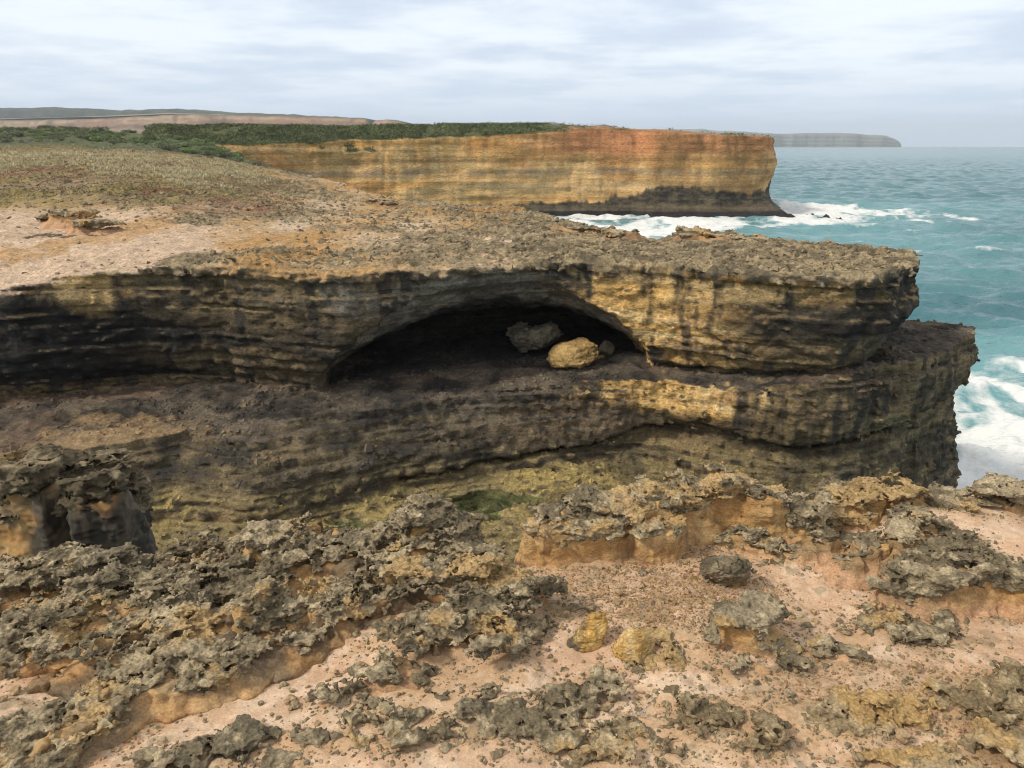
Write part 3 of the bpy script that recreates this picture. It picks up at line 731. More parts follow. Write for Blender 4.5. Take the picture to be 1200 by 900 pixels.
# ------------------------------------------------------------------ sea
if want('sea'):
    r = np.geomspace(26, 14000, 1150)
    a = np.concatenate([np.linspace(-180, -22, 80)[:-1], np.linspace(-22, 52, 900)[:-1], np.linspace(52, 180, 60)])
    Rg, Ag = np.meshgrid(r, np.radians(a), indexing='ij')
    X = Rg*np.sin(Ag); Y = Rg*np.cos(Ag); Z = np.zeros_like(X)
    rw = np.random.default_rng(5)
    dr = np.gradient(r)[:, None]
    WN = [pnoise(X/60, Y/60, 0*X, k) for k in range(4)]
    for k in range(46):
        lam = 34*0.9**k if k < 34 else rw.uniform(1.2, 3.0)
        th = math.radians(200+rw.normal(0, 32))        # swell runs in from the right, wind chop spread about it
        amp = 0.0165*lam**0.90*rw.uniform(0.6, 1.3)
        kk = 2*math.pi/lam
        att = np.clip(lam/(3.0*dr)-0.3, 0, 1); att = att*att*(3-2*att)
        ph = kk*(X*math.sin(th)+Y*math.cos(th))+rw.uniform(0, 6.28)+1.4*WN[k % 4]*(1 if k % 8 < 4 else -1)
        s = np.sin(ph)
        Z += att*amp*(s+0.35*np.cos(2*ph)*-1)
    crest = Z.copy()
    # foam: wash along the headland, the white water right of the near cliff, the odd whitecap
    fx = 0*X
    n = pfbm(X/14, Y/26, 0*X, 93, 4); nb = pfbm(X/4.5, Y/6, 0*X, 95, 4)
    def fpoly(pts, soft):
        P = [tuple(float(v) for v in at_z(p, q, 0)) for p, q in pts]
        d = polydist(X, Y, P); return sstep(soft, -soft, d)
    near = (Rg < 700)
    f1 = fpoly([(600, 240), (760, 238), (900, 236), (960, 239), (1025, 247), (1040, 254), (1000, 262), (930, 266), (860, 271), (800, 277), (740, 290), (690, 285), (640, 262)], 9)
    f2 = fpoly([(955, 238), (1010, 243), (1080, 250), (1130, 256), (1085, 260), (1020, 262), (960, 262)], 10)*0.62
    f3 = fpoly([(1075, 430), (1300, 425), (1500, 470), (1500, 640), (1000, 640), (1000, 470)], 4.0)
    f4 = fpoly([(1120, 402), (1200, 398), (1300, 402), (1300, 425), (1100, 430)], 4)*0.5
    d5 = np.hypot((X-at_z(1105, 251, 0)[0])/16, (Y-at_z(1105, 251, 0)[1])/3.5)
    f5 = sstep(1.4, 0.4, d5+0.7*nb)
    foam = sstep(0.0, 0.75, f1-0.45+0.75*n+0.35*nb+0.25)*f1
    foam = np.maximum(foam, sstep(0.05, 0.7, f2-0.4+0.8*n+0.5*nb)*sstep(0, .1, f2))
    lace = np.abs(pfbm(X/5, Y/7, 0*X, 97, 3))
    foam = np.maximum(foam, f3*(0.22+0.78*sstep(-0.1, 0.35, 0.12-1.0*np.clip(nb*0.7+n*0.75, -1, 1))))
    foam = np.maximum(foam, f4*2*sstep(0.15, 0.02, lace)*sstep(-0.1, 0.3, n))
    foam = np.maximum(foam, f5*0.9)
    caps = sstep(1.5, 1.9, crest/1.0+0.6*nb+0.6*n)*(Rg < 420)*0.5
    foam = np.clip(np.maximum(foam, caps), 0, 1)*(Rg < 2000)
    Z += foam*0.35*pfbm(X/2.2, Y/2.2, 0*X, 99, 3)*near
    turb = np.clip(fpoly([(590, 236), (1150, 236), (1150, 300), (700, 300)], 60)*0.7+fpoly([(1050, 390), (1500, 380), (1500, 700), (1000, 700)], 14), 0, 1)
    ii = np.arange(X.size).reshape(X.shape)
    V = np.stack([X, Y, Z], -1).reshape(-1, 3)
    # inner disc closed with a centre point is not needed: the sea starts under the cliffs
    Q = np.stack([ii[:-1, :-1], ii[1:, :-1], ii[1:, 1:], ii[:-1, 1:]], -1).reshape(-1, 4)
    me = mesh('sea', V, Q)
    tn = np.zeros((X.size, 4), f32); tn[:, 0] = foam.ravel(); tn[:, 1] = turb.ravel(); tn[:, 3] = 1
    at_ = me.attributes.new('wash', 'FLOAT_COLOR', 'POINT'); at_.data.foreach_set('color', tn.ravel())
    m = bpy.data.materials.new('sea water'); m.use_nodes = True; nt = m.node_tree; nd = nt.nodes; L = nt.links
    b = nd['Principled BSDF']; b.inputs['Roughness'].default_value = 0.22; b.inputs['IOR'].default_value = 1.33
    A = nd.new('ShaderNodeAttribute'); A.attribute_name = 'wash'
    sp = nd.new('ShaderNodeSeparateColor'); L.new(A.outputs['Color'], sp.inputs[0])
    g = nd.new('ShaderNodeNewGeometry')
    cn = nd.new('ShaderNodeTexNoise'); cn.inputs['Scale'].default_value = 0.012; cn.inputs['Detail'].default_value = 4; L.new(g.outputs['Position'], cn.inputs['Vector'])
    cr = nd.new('ShaderNodeValToRGB'); cr.color_ramp.elements[0].position = 0.35; cr.color_ramp.elements[0].color = (0.058, 0.165, 0.20, 1)
    cr.color_ramp.elements[1].position = 0.68; cr.color_ramp.elements[1].color = (0.105, 0.25, 0.285, 1); L.new(cn.outputs['Fac'], cr.inputs['Fac'])
    mt = nd.new('ShaderNodeMix'); mt.data_type = 'RGBA'; mt.inputs['B'].default_value = (0.15, 0.335, 0.375, 1)
    L.new(sp.outputs[1], mt.inputs['Factor']); L.new(cr.outputs[0], mt.inputs['A'])
    fn = nd.new('ShaderNodeTexNoise'); fn.inputs['Scale'].default_value = 0.45; fn.inputs['Detail'].default_value = 8; fn.inputs['Roughness'].default_value = 0.7; L.new(g.outputs['Position'], fn.inputs['Vector'])
    fa = nd.new('ShaderNodeMath'); fa.operation = 'MULTIPLY_ADD'; fa.inputs[1].default_value = 1.25
    fs = nd.new('ShaderNodeMath'); fs.operation = 'SUBTRACT'; fs.inputs[1].default_value = 0.66; fg = nd.new('ShaderNodeMapRange'); fg.inputs['From Min'].default_value = 0.25; fg.inputs['From Max'].default_value = 0.75; fg.clamp = False; L.new(fn.outputs['Fac'], fg.inputs['Value']); L.new(fg.outputs[0], fs.inputs[0])
    L.new(sp.outputs[0], fa.inputs[0]); L.new(fs.outputs[0], fa.inputs[2])
    cl = nd.new('ShaderNodeClamp'); L.new(fa.outputs[0], cl.inputs['Value'])
    zf_ = nd.new('ShaderNodeMath'); zf_.operation = 'GREATER_THAN'; zf_.inputs[1].default_value = 0.02; L.new(sp.outputs[0], zf_.inputs[0])
    ml = nd.new('ShaderNodeMath'); ml.operation = 'MULTIPLY'; L.new(cl.outputs[0], ml.inputs[0]); L.new(zf_.outputs[0], ml.inputs[1])
    mf = nd.new('ShaderNodeMix'); mf.data_type = 'RGBA'; mf.inputs['B'].default_value = (0.76, 0.79, 0.80, 1)
    L.new(ml.outputs[0], mf.inputs['Factor']); L.new(mt.outputs['Result'], mf.inputs['A']); L.new(mf.outputs['Result'], b.inputs['Base Color'])
    rr = nd.new('ShaderNodeMapRange'); rr.inputs['To Min'].default_value = 0.2; rr.inputs['To Max'].default_value = 0.9; L.new(ml.outputs[0], rr.inputs['Value']); L.new(rr.outputs[0], b.inputs['Roughness'])
    w1 = nd.new('ShaderNodeTexNoise'); w1.inputs['Scale'].default_value = 0.55; w1.inputs['Detail'].default_value = 6; w1.inputs['Roughness'].default_value = 0.62
    mp = nd.new('ShaderNodeMapping'); mp.inputs['Scale'].default_value = (0.6, 1.3, 1); L.new(g.outputs['Position'], mp.inputs['Vector']); L.new(mp.outputs[0], w1.inputs['Vector'])
    w2 = nd.new('ShaderNodeTexNoise'); w2.inputs['Scale'].default_value = 0.05; w2.inputs['Detail'].default_value = 6; w2.inputs['Roughness'].default_value = 0.6; L.new(mp.outputs[0], w2.inputs['Vector'])
    b1 = nd.new('ShaderNodeBump'); b1.inputs['Strength'].default_value = 0.9; b1.inputs['Distance'].default_value = 0.5; L.new(w1.outputs['Fac'], b1.inputs['Height'])
    b2 = nd.new('ShaderNodeBump'); b2.inputs['Strength'].default_value = 0.8; b2.inputs['Distance'].default_value = 5.0; L.new(w2.outputs['Fac'], b2.inputs['Height']); L.new(b1.outputs['Normal'], b2.inputs['Normal'])
    L.new(b2.outputs['Normal'], b.inputs['Normal'])
    me.materials.append(m)
    obj('sea', me, kind='structure')

# ------------------------------------------------------------------ tide pool on the gorge floor
if want('cliff'):
    pools = [([float(v) for v in at_z(572, 586, 6.6)], 5.5, 4.2), ([float(v) for v in at_z(345, 611, 6.6)], 7.5, 2.6)]
    t = np.linspace(0, 2*math.pi, 64, endpoint=False)
    Q = np.array([(0, 1+i, 1+(i+1) % 64) for i in range(64)])
    pm = bpy.data.materials.new('pool water'); pm.use_nodes = True; nt = pm.node_tree; nd = nt.nodes
    nd.remove(nd['Principled BSDF'])
    tr = nd.new('ShaderNodeBsdfTransparent'); tr.inputs['Color'].default_value = (0.84, 0.91, 0.82, 1)
    gl = nd.new('ShaderNodeBsdfGlossy'); gl.inputs['Roughness'].default_value = 0.04
    fr = nd.new('ShaderNodeFresnel'); fr.inputs['IOR'].default_value = 1.33; mx = nd.new('ShaderNodeMixShader')
    wn = nd.new('ShaderNodeTexNoise'); wn.inputs['Scale'].default_value = 3.0; g = nd.new('ShaderNodeNewGeometry'); nt.links.new(g.outputs['Position'], wn.inputs['Vector'])
    bp = nd.new('ShaderNodeBump'); bp.inputs['Strength'].default_value = 0.2; bp.inputs['Distance'].default_value = 0.05; nt.links.new(wn.outputs['Fac'], bp.inputs['Height']); nt.links.new(bp.outputs['Normal'], gl.inputs['Normal'])
    nt.links.new(fr.outputs[0], mx.inputs[0]); nt.links.new(tr.outputs[0], mx.inputs[1]); nt.links.new(gl.outputs[0], mx.inputs[2]); nt.links.new(mx.outputs[0], nd['Material Output'].inputs['Surface'])
    for (wx, wy), ra, rb_ in pools:
        V = [(wx, wy, 6.62)]+[(wx+ra*math.cos(q), wy+rb_*math.sin(q), 6.62) for q in t]
        obj('tide_pool', mesh('tide_pool', V, Q, pm), kind='structure')
# ------------------------------------------------------------------ the cliff top in front of the camera
G0 = 25.0
def unit(a): return math.cos(math.radians(a)), math.sin(math.radians(a))

class Slab:
    """one tilted plate of crust: centre read off the photograph at its top height"""
    def __init__(s, px, py, rx, ry, h, t=0.10, rot=0.0, tx=0.0, ty=0.0, base=None):
        s.x, s.y = [float(v) for v in at_z(px, py, (G0 if base is None else base)+h)]
        s.rx, s.ry, s.h, s.t, s.c, s.s, s.tx, s.ty = rx, ry, h, t, *unit(rot), tx, ty
    def d2(s, X, Y):
        u = (X-s.x)*s.c+(Y-s.y)*s.s; v = -(X-s.x)*s.s+(Y-s.y)*s.c
        return (np.sqrt((u/s.rx)**2+(v/s.ry)**2)-1)*min(s.rx, s.ry)
    def zt(s, X, Y): return s.h+s.tx*(X-s.x)+s.ty*(Y-s.y)

def field(poly, n, seed, size=(.16, .34), h=(.08, .22), t=.10, rot=27, tx=.1, ty=-.2, asp=.5):
    """many overlapping plates laid inside an outline"""
    R_ = np.random.default_rng(seed); P = np.array(poly, float); out = []; pts = []
    for _ in range(n*60):
        p = R_.uniform(P.min(0), P.max(0))
        if polydist(np.array([p[0]]), np.array([p[1]]), P)[0] > 0: continue
        if pts and min((p[0]-a)**2+((p[1]-b)*1.8)**2 for a, b in pts) < (22 if size[1] > .2 else 15)**2: continue
        pts.append(p); r = R_.uniform(*size); hh = R_.uniform(*h)*(0.75+0.5*float(pnoise(p[0]/60, p[1]/40, 0., seed)+.5))
        out.append(Slab(p[0], p[1], r, r*R_.uniform(asp-.12, asp+.15), hh, t*R_.uniform(.8, 1.2), rot+R_.normal(0, 12), tx+R_.normal(0, .07), ty+R_.normal(0, .08)))
        if len(out) >= n: break
    for p in (pts[::4] if size[1] > .2 else []):
        out.append(Slab(p[0]+R_.normal(0, 8), p[1]+6, R_.uniform(1.2, 1.9)*size[1], R_.uniform(.7, 1.0)*size[1], h[0]*R_.uniform(.5, 1.0), t, rot+R_.normal(0, 10), tx*.5, ty*.5))
    return out

ALL_SLABS = []
def crust_tone(V, N, seed, warm=0.0):
    x, y, z = V.T
    n = pfbm(x/0.5, y/0.5, z/0.3, seed, 4); n2 = pfbm(x/0.12, y/0.12, z/0.08, seed+3, 3); w = pfbm(x/1.6, y/1.6, z/1.6, seed+5, 2)
    c = mixc((0.160, 0.130, 0.083), (0.385, 0.315, 0.205), sstep(-0.5, 0.6, n+0.6*n2))
    c = mixc(c, (0.12, 0.105, 0.075), sstep(0.15, 0.7, w)*0.6)
    c = mixc(c, (0.47, 0.39, 0.25), sstep(0.2, 0.8, n2-0.4*w)*sstep(0.2, 0.8, N[:, 2])*0.6)
    c = mixc(c, (0.40, 0.25, 0.09), np.clip(sstep(0.35, 0.7, n*0.8-w*0.6+0.1)*0.6+warm, 0, 1))
    return c
def stem_tone(V, N, seed, gz, dk=0.0):
    x, y, z = V.T
    n = pfbm(x/0.4, y/0.4, z/0.25, seed, 4); w = pfbm(x/0.9, y/0.9, z/1.2, seed+2, 3); st = pfbm(x/0.07, y/0.07, z/0.5, seed+4, 2)
    c = mixc((0.40, 0.235, 0.095), (0.50, 0.335, 0.16), sstep(-0.4, 0.6, n))
    c = mixc(c, (0.20, 0.14, 0.085), sstep(0.1, 0.6, w+0.3*st)*0.65)
    c = mixc(c, (0.50, 0.31, 0.19), sstep(0.22, 0.03, gz+0.1*n)*0.8*(1-dk))
    if dk: c = mixc(c, mixc((0.05, 0.045, 0.038), (0.12, 0.10, 0.075), sstep(-.4, .4, n+st)), dk*sstep(-0.35, 0.15, w+0.3*n+(0.30 if dk >= 1 else 0)))
    return c

def outcrop(name, label, slabs, seed=0, vox=0.013, rough=1.0, stem=True, inset=0.10, flare=0.16, base=G0, scl=1.0, dk=0.0, group=None, cat='rock outcrop', warm=0.0, edge=0.10, mats=None, shade=1.0):
    """weathered crust on a soft sandstone foot: signed distance field -> mesh, two parts"""
    ALL_SLABS.extend(slabs) if base == G0 else None
    pad = 0.30*scl
    x0 = min(s.x-max(s.rx, s.ry) for s in slabs)-pad; x1 = max(s.x+max(s.rx, s.ry) for s in slabs)+pad
    y0 = min(s.y-max(s.rx, s.ry) for s in slabs)-pad; y1 = max(s.y+max(s.rx, s.ry) for s in slabs)+pad
    zt = max(s.h+(abs(s.tx)+abs(s.ty))*max(s.rx, s.ry) for s in slabs)+0.22*scl
    ax, ay, az = np.arange(x0, x1, vox), np.arange(y0, y1, vox), np.arange(base-0.25*scl, base+zt, vox*0.85)
    X2, Y2 = np.meshgrid(ax, ay, indexing='ij')
    w2 = (pfbm(X2/(0.42*scl), Y2/(0.42*scl), 0*X2, seed, 3)*edge+np.abs(pfbm(X2/(0.16*scl), Y2/(0.16*scl), 0*X2, seed+9, 2))*0.09-0.02)*scl
    Z = (az-base)[None, None, :].astype(f32)
    tn = pfbm(X2/(0.45*scl), Y2/(0.45*scl), 0*X2, seed+20, 3)*0.06*scl
    F = np.full((len(ax), len(ay), len(az)), 2.0*scl, f32); S = F.copy() if stem else None
    for k, s in enumerate(slabs):
        m = max(s.rx, s.ry)+0.45*scl
        i0, i1 = np.searchsorted(ax, [s.x-m, s.x+m]); j0, j1 = np.searchsorted(ay, [s.y-m, s.y+m])
        xs_, ys_ = X2[i0:i1, j0:j1], Y2[i0:i1, j0:j1]; w_ = w2[i0:i1, j0:j1]
        dd = s.d2(xs_, ys_)
        tp2 = s.zt(xs_, ys_)+tn[i0:i1, j0:j1]
        d = (dd+w_).astype(f32)[:, :, None]; top = tp2.astype(f32)[:, :, None]
        f = smax(d, np.abs(Z-top+s.t/2)-s.t/2, 0.03*scl)
        F[i0:i1, j0:j1] = smin(F[i0:i1, j0:j1], f, 0.03*scl)
        if stem:
            zz = np.clip(Z/max(s.h, 0.05), -0.3, 1.0)
            e = smax((dd+0.5*w_).astype(f32)[:, :, None]+inset*min(1.0, s.h/0.3)-flare*min(1.0, s.h/0.3)*(1-zz)**2.2, Z-top+s.t*1.05, 0.03*scl)
            S[i0:i1, j0:j1] = smin(S[i0:i1, j0:j1], e, 0.08*scl)
    A3 = (ax, ay, az)
    # karst: rounded pits and sharp crests, layered along the bedding
    F = F+rough*scl*(gridfbm(A3, (0.30*scl, 0.30*scl, 0.13*scl), seed+1, 1)*0.060+gridfbm(A3, (0.14*scl, 0.14*scl, 0.05*scl), seed+2, 1)*0.055
                     +gridfbm(A3, (0.24*scl, 0.24*scl, 0.034*scl), seed+4, 1)*0.040
                     +gridfbm(A3, (0.075*scl, 0.075*scl, 0.045*scl), seed+3, 2, 0.6, 'ridge')*-0.045)
    root = empty(name, (0, 0, 0), label, cat, group)
    cx, cy = (x0+x1)/2, (y0+y1)/2; root.location = (cx, cy, base); org = np.array([cx, cy, base])
    V, Q = surface_nets(F, ax, ay, az); V, Q = keep_largest(V, Q, 0.004)
    m = V[:, 2] > base-0.2*scl
    N = vnormals(V, Q)
    f1, f2 = worley(*(V/np.array([0.055, 0.055, 0.042])/scl).T, seed)
    g1, _ = worley(*(V/(0.12*scl)).T, seed+1)
    V = V+N*((0.45-f1)*0.026-np.clip(0.42-g1, 0, 1)*0.07+pnoise(*(V/(0.024*scl)).T, seed)*0.007)[:, None]*scl*rough
    N = vnormals(V, Q)
    mc, ms = mats or (CRUST_M, STEM_M)
    obj('crust_cap', mesh('crust_cap', V-org, Q, mc, crust_tone(V/scl, N, seed, warm)*shade), root)
    if stem:
        S = S+scl*(gridfbm(A3, (0.5*scl, 0.5*scl, 0.35*scl), seed+6, 2)*0.08+gridfbm(A3, (0.20*scl, 0.20*scl, 0.55*scl), seed+11, 2, 0.6, 'ridge')*0.05+gridfbm(A3, (0.3*scl, 0.3*scl, 0.045*scl), seed+12, 1)*0.010+gridfbm(A3, (0.09*scl, 0.09*scl, 0.05*scl), seed+7, 2)*0.012)
        V, Q = surface_nets(S, ax, ay, az); V, Q = keep_largest(V, Q, 0.02)
        N = vnormals(V, Q)
        g1, _ = worley(*(V/np.array([.13, .13, .09])/scl).T, seed+2); ru = .5+.5*sstep(-.2, .3, pnoise(*(V/(.5*scl)).T, seed+3)); ru = ru*(1.0 if dk >= 1 else .28)
        V = V-N*((np.clip(.5-g1, 0, 1)*.09+pnoise(*(V/(.045*scl)).T, seed+4)*.012+np.abs(pnoise(V[:, 0]/(.2*scl), V[:, 1]/(.2*scl), V[:, 2]/(.06*scl), seed+5))*.03)*ru*scl)[:, None]
        N = vnormals(V, Q)
        obj('sandstone_base', mesh('sandstone_base', V-org, Q, ms, stem_tone(V/scl, N, seed+8, (V[:, 2]-base)/scl, dk)), root)
    return root

def boulder(name, label, cx, cy, zb, r, seed, tone, vox, rot=0, planes=9, rough=1.0, group=None, cat='boulder', mat=None, tilt=(0, 0), cut=0.72):
    """an angular block: rounded hull of random planes, roughened"""
    R_ = np.random.default_rng(seed); rm = max(r)
    g = np.arange(-rm*1.25, rm*1.25, vox)
    X, Y, Z = [a.astype(f32) for a in np.meshgrid(g, g, g, indexing='ij')]
    c, s = unit(rot)
    U, W, T = (X*c+Y*s)/r[0], (-X*s+Y*c)/r[1], (Z-tilt[0]*X-tilt[1]*Y)/r[2]
    F = np.sqrt(U*U+W*W+T*T)-1
    for k in range(planes):
        n = R_.normal(size=3); n /= np.linalg.norm(n)
        F = smax(F, U*n[0]+W*n[1]+T*n[2]-R_.uniform(cut, cut+0.2), 0.025)
    F = F*min(r)
    F = F+rough*(gridfbm((g, g, g), (rm*0.5,)*3, seed, 3)*rm*0.10+gridfbm((g, g, g), (rm*0.13, rm*0.13, rm*0.07), seed+1, 2, 0.6, 'ridge')*rm*0.045)
    V, Q = surface_nets(F, g, g, g); V, Q = keep_largest(V, Q, 0.2)
    V = V.copy(); N = vnormals(V, Q)
    lo = V[:, 2].min()
    o = obj(name, mesh(name, V-np.array([0, 0, lo]), Q, mat or CRUST_M, tone(V, N)), None, (cx, cy, zb), label, cat, group)
    return o

CRUST_M = rock_mat('karst crust', 0.13, 0.9, 0.5, 0.95, (1, 1, 1.7), 0.3, dist=0.025)
STEM_M = rock_mat('soft sandstone', 0.11, 0.8, 0.36, 0.95, (1, 1, 1.4), 0.1, dist=0.016, bed=0.15)
SAND_M = rock_mat('pink sand', 0.09, 0.8, 0.22, 0.97, dist=0.014)
BIG_M = rock_mat('boulder rock', 0.8, 0.8, 0.35, 0.92, dist=0.12)

EDGE_PX = [(-420, 690), (-150, 690), (0, 672), (120, 690), (210, 668), (300, 648), (400, 640), (470, 630), (560, 640), (620, 652), (640, 648), (760, 628), (860, 606), (960, 596), (1080, 580), (1200, 575), (1400, 572), (1700, 570)]
EDGE = [tuple(float(v) for v in at_z(a, b, G0)) for a, b in EDGE_PX]
def ground_base(x, y):
    z = G0+pfbm(x/2.2, y/2.2, 0*x, 101, 3)*0.13+pfbm(x/0.6, y/0.6, 0*x, 103, 3)*0.035
    z = z+0.10*sstep(1.5, 4.5, x)*sstep(7.5, 10, y)
    return z

if want('fore'):
    def O(*a, **k): return outcrop('rock_outcrop', *a, **k)
    S_ = Slab
    # ---- far rim, right of the notch: long shelf over an ochre wall, stepped back to a peak
    O('long crusted rock shelf over a tall ochre wall beside the notch in the cliff edge',
      [S_(690, 604, .62, .34, .66, .11, 8, 0.02, 0.14), S_(765, 604, .44, .32, .62, .09, 0, 0, 0.14), S_(850, 616, .40, .22, .26, .07, -4), S_(725, 584, .48, .32, .78, .12, 10, 0, .1), S_(650, 612, .34, .3, .6, .1)], 1, inset=.05, flare=.10)
    O('highest jagged rock ledge rising to a peak on the cliff edge above the long shelf',
      [S_(800, 572, .50, .36, .72, .12, 0, 0.1, 0.1), S_(850, 556, .34, .26, .88, .16, 0, 0, .1), S_(900, 574, .40, .30, .70, .10, 0, -.1), S_(945, 590, .30, .25, .55, .10), S_(775, 578, .4, .3, .74, .1, 0, .1, .1), S_(825, 562, .3, .24, .86, .14)], 2, rough=1.2, inset=.06)
    O('small stacked crust plates in front of the ochre hollow of the jagged ledge',
      [S_(835, 598, .26, .2, .42, .08), S_(868, 618, .34, .16, .26, .06, -6), S_(905, 632, .36, .14, .18, .05, -8), S_(945, 612, .22, .18, .28, .07)], 3)
    O('broad flat rock outcrop on the cliff rim with ragged upper crust and ochre foot',
      [S_(1010, 572, .62, .32, .46, .12, 4, 0.05), S_(960, 590, .32, .22, .38, .1), S_(1055, 570, .32, .24, .5, .1), S_(1005, 598, .40, .14, .30, .05), S_(985, 575, .4, .26, .5, .1)], 4, inset=.07, flare=.12)
    O('thin slab of crust overhanging a shaded recess at the far right cliff rim',
      [S_(1130, 582, .50, .30, .32, .09, -8, -.04), S_(1175, 574, .40, .28, .42, .12), S_(1098, 576, .26, .2, .36, .1), S_(1215, 570, .4, .25, .4, .1), S_(1290, 572, .5, .3, .4, .1), S_(1370, 580, .5, .3, .36, .12), S_(1450, 570, .5, .3, .4, .12), S_(1540, 574, .5, .3, .4, .1)], 5, inset=.09)
    O('rough crust hump between the far rim slab and the big overhanging cap',
      [S_(1078, 606, .30, .24, .34, .12), S_(1105, 622, .42, .22, .28, .10), S_(1090, 640, .44, .26, .34, .14, 6), S_(1060, 622, .3, .2, .36, .1), S_(1130, 634, .3, .18, .28, .1)], 6, inset=.05)
    O('small mushroom rock with a nodular cap and ochre stem left of the rough hump',
      [S_(1018, 636, .22, .16, .30, .08), S_(990, 650, .18, .12, .2, .06), S_(1003, 662, .17, .13, .14, .10), S_(970, 628, .2, .13, .3, .06), S_(955, 640, .22, .1, .2, .05)], 7, inset=.05)
    O('large overhanging crust cap on a smooth ochre wall at the right edge',
      [S_(1090, 664, .40, .27, .46, .13, 0), S_(1150, 660, .42, .28, .48, .14), S_(1205, 668, .40, .27, .46, .13), S_(1260, 664, .4, .3, .46, .13), S_(1330, 660, .4, .3, .42, .13), S_(1410, 668, .45, .3, .36, .12), S_(1056, 682, .26, .14, .30, .08), S_(1120, 646, .4, .24, .52, .14)], 8, inset=.07, flare=.08)
    O('narrow ledge of broken crust stepping down to the pink sand beside the dark boulder',
      [S_(880, 634, .26, .12, .16, .05, -10), S_(935, 646, .32, .10, .12, .05, -8), S_(985, 628, .28, .12, .2, .06)], 9)
    O('green grey mushroom rock with a rugged cap on a pale ochre stem',
      [S_(866, 722, .27, .19, .40, .12, 0, 0, -.25), S_(890, 712, .20, .16, .44, .10), S_(838, 742, .15, .12, .22, .07), S_(905, 752, .22, .10, .10, .06), S_(875, 740, .2, .12, .24, .1)], 10, inset=.03, flare=.14)
    O('smallest mushroom rock with two lobed cap standing on pale sand',
      [S_(862, 786, .12, .09, .16, .07), S_(884, 782, .14, .09, .14, .07), S_(884, 806, .07, .06, .08, .06)], 11, inset=.05, flare=.08)
    O('low crust ledge below the big cap at right, crumbling into small stones',
      [S_(1040, 722, .34, .22, .12, .10), S_(1000, 738, .22, .14, .08, .08), S_(1085, 738, .28, .12, .08, .07)]+field([(980, 745), (1040, 705), (1110, 725), (1090, 750)], 9, 12, (.05, .14), (.05, .13), .08, 12, .05, -.1, .6), 12, stem=False)
    # ---- centre knob and the mass running left from it
    O('tall knobbly rock stack with an ochre band below its crust at the gorge edge',
      [S_(500, 592, .34, .26, .72, .22, 0), S_(520, 612, .40, .26, .52, .20, -10), S_(548, 634, .38, .22, .36, .16, -20), S_(478, 600, .2, .2, .6, .16)], 13, rough=1.2, inset=.10)
    O('broad sloping mass of grey karst crust with hollows under its front lip',
      [S_(505, 662, .62, .34, .42, .16, 10, 0, -.2), S_(560, 690, .44, .34, .36, .15, 0, 0, -.25), S_(450, 690, .5, .28, .30, .13, 15, .05, -.15), S_(530, 722, .44, .26, .26, .14, 5, 0, -.2), S_(600, 672, .28, .22, .38, .14, -20), S_(480, 738, .40, .2, .14, .10, 5), S_(590, 730, .26, .18, .14, .09)]+field([(425, 650), (560, 640), (640, 690), (610, 748), (520, 756), (400, 712)], 22, 14, (.16, .3), (.16, .48), .10, 12, .05, -.25), 14, rough=1.3, dk=.7, inset=.12)
    O('ragged crust ridge with a pointed knob standing above the yellow gorge floor',
      [S_(312, 622, .34, .24, .42, .18, 20), S_(345, 648, .42, .24, .30, .16, 20), S_(270, 646, .42, .24, .26, .14, 25), S_(400, 640, .34, .22, .32, .16, 10), S_(440, 622, .3, .2, .34, .14, 10), S_(300, 678, .5, .22, .2, .12, 25, .05, -.15)]+field([(225, 625), (340, 615), (470, 640), (430, 690), (290, 700), (200, 665)], 26, 15, (.12, .27), (.10, .34), .09), 15, rough=1.3, dk=.75, inset=.08)
    O('dark broken crust heap at the gorge edge below the rock bluff at left',
      [S_(95, 656, .36, .26, .34, .16, 20), S_(150, 672, .40, .24, .26, .14, 25), S_(205, 668, .36, .2, .24, .12, 30), S_(40, 676, .44, .26, .2, .14, 15), S_(-30, 668, .5, .3, .24, .15), S_(110, 700, .52, .22, .16, .12, 25)]+field([(-70, 655), (120, 650), (240, 660), (200, 706), (0, 722), (-70, 715)], 26, 16, (.13, .27), (.07, .25), .09), 16, rough=1.3, dk=.75, inset=.08)
    O('wide field of tilted crust plates with pink sand showing through at left',
      [S_(60, 724, .46, .2, .16, .10, 25, .1, -.15), S_(150, 728, .48, .22, .2, .11, 28, .1, -.2), S_(235, 718, .50, .22, .22, .12, 28, .1, -.2), S_(330, 706, .46, .22, .22, .12, 25, .1, -.2), S_(400, 712, .34, .18, .2, .10, 20, .05, -.2),
       S_(190, 760, .46, .18, .18, .10, 30, .12, -.2), S_(290, 752, .48, .20, .22, .11, 28, .12, -.25), S_(20, 752, .34, .16, .1, .08, 25), S_(360, 738, .3, .16, .14, .09, 25), S_(120, 762, .34, .15, .12, .08, 25)]+field([(-70, 705), (260, 695), (410, 698), (385, 726), (290, 756), (150, 765), (-70, 748)], 44, 17, (.12, .27), (.05, .22), .075), 17, rough=1.3, dk=.75, inset=.07)
    O('front slab of olive crust overhanging smooth pink sand, lower left',
      [S_(225, 792, .40, .18, .16, .09, 30, .15, -.25), S_(150, 806, .38, .16, .14, .09, 32, .12, -.25), S_(95, 838, .36, .15, .15, .10, 35, .1, -.2), S_(70, 872, .28, .13, .12, .10, 40), S_(30, 845, .26, .1, .1, .08, 35), S_(240, 768, .3, .12, .15, .08, 28)]+field([(250, 762), (262, 776), (195, 806), (118, 838), (62, 876), (30, 872), (22, 852), (130, 798)], 22, 18, (.10, .22), (.05, .17), .07, 32), 18, rough=1.3, dk=.7, inset=.10)
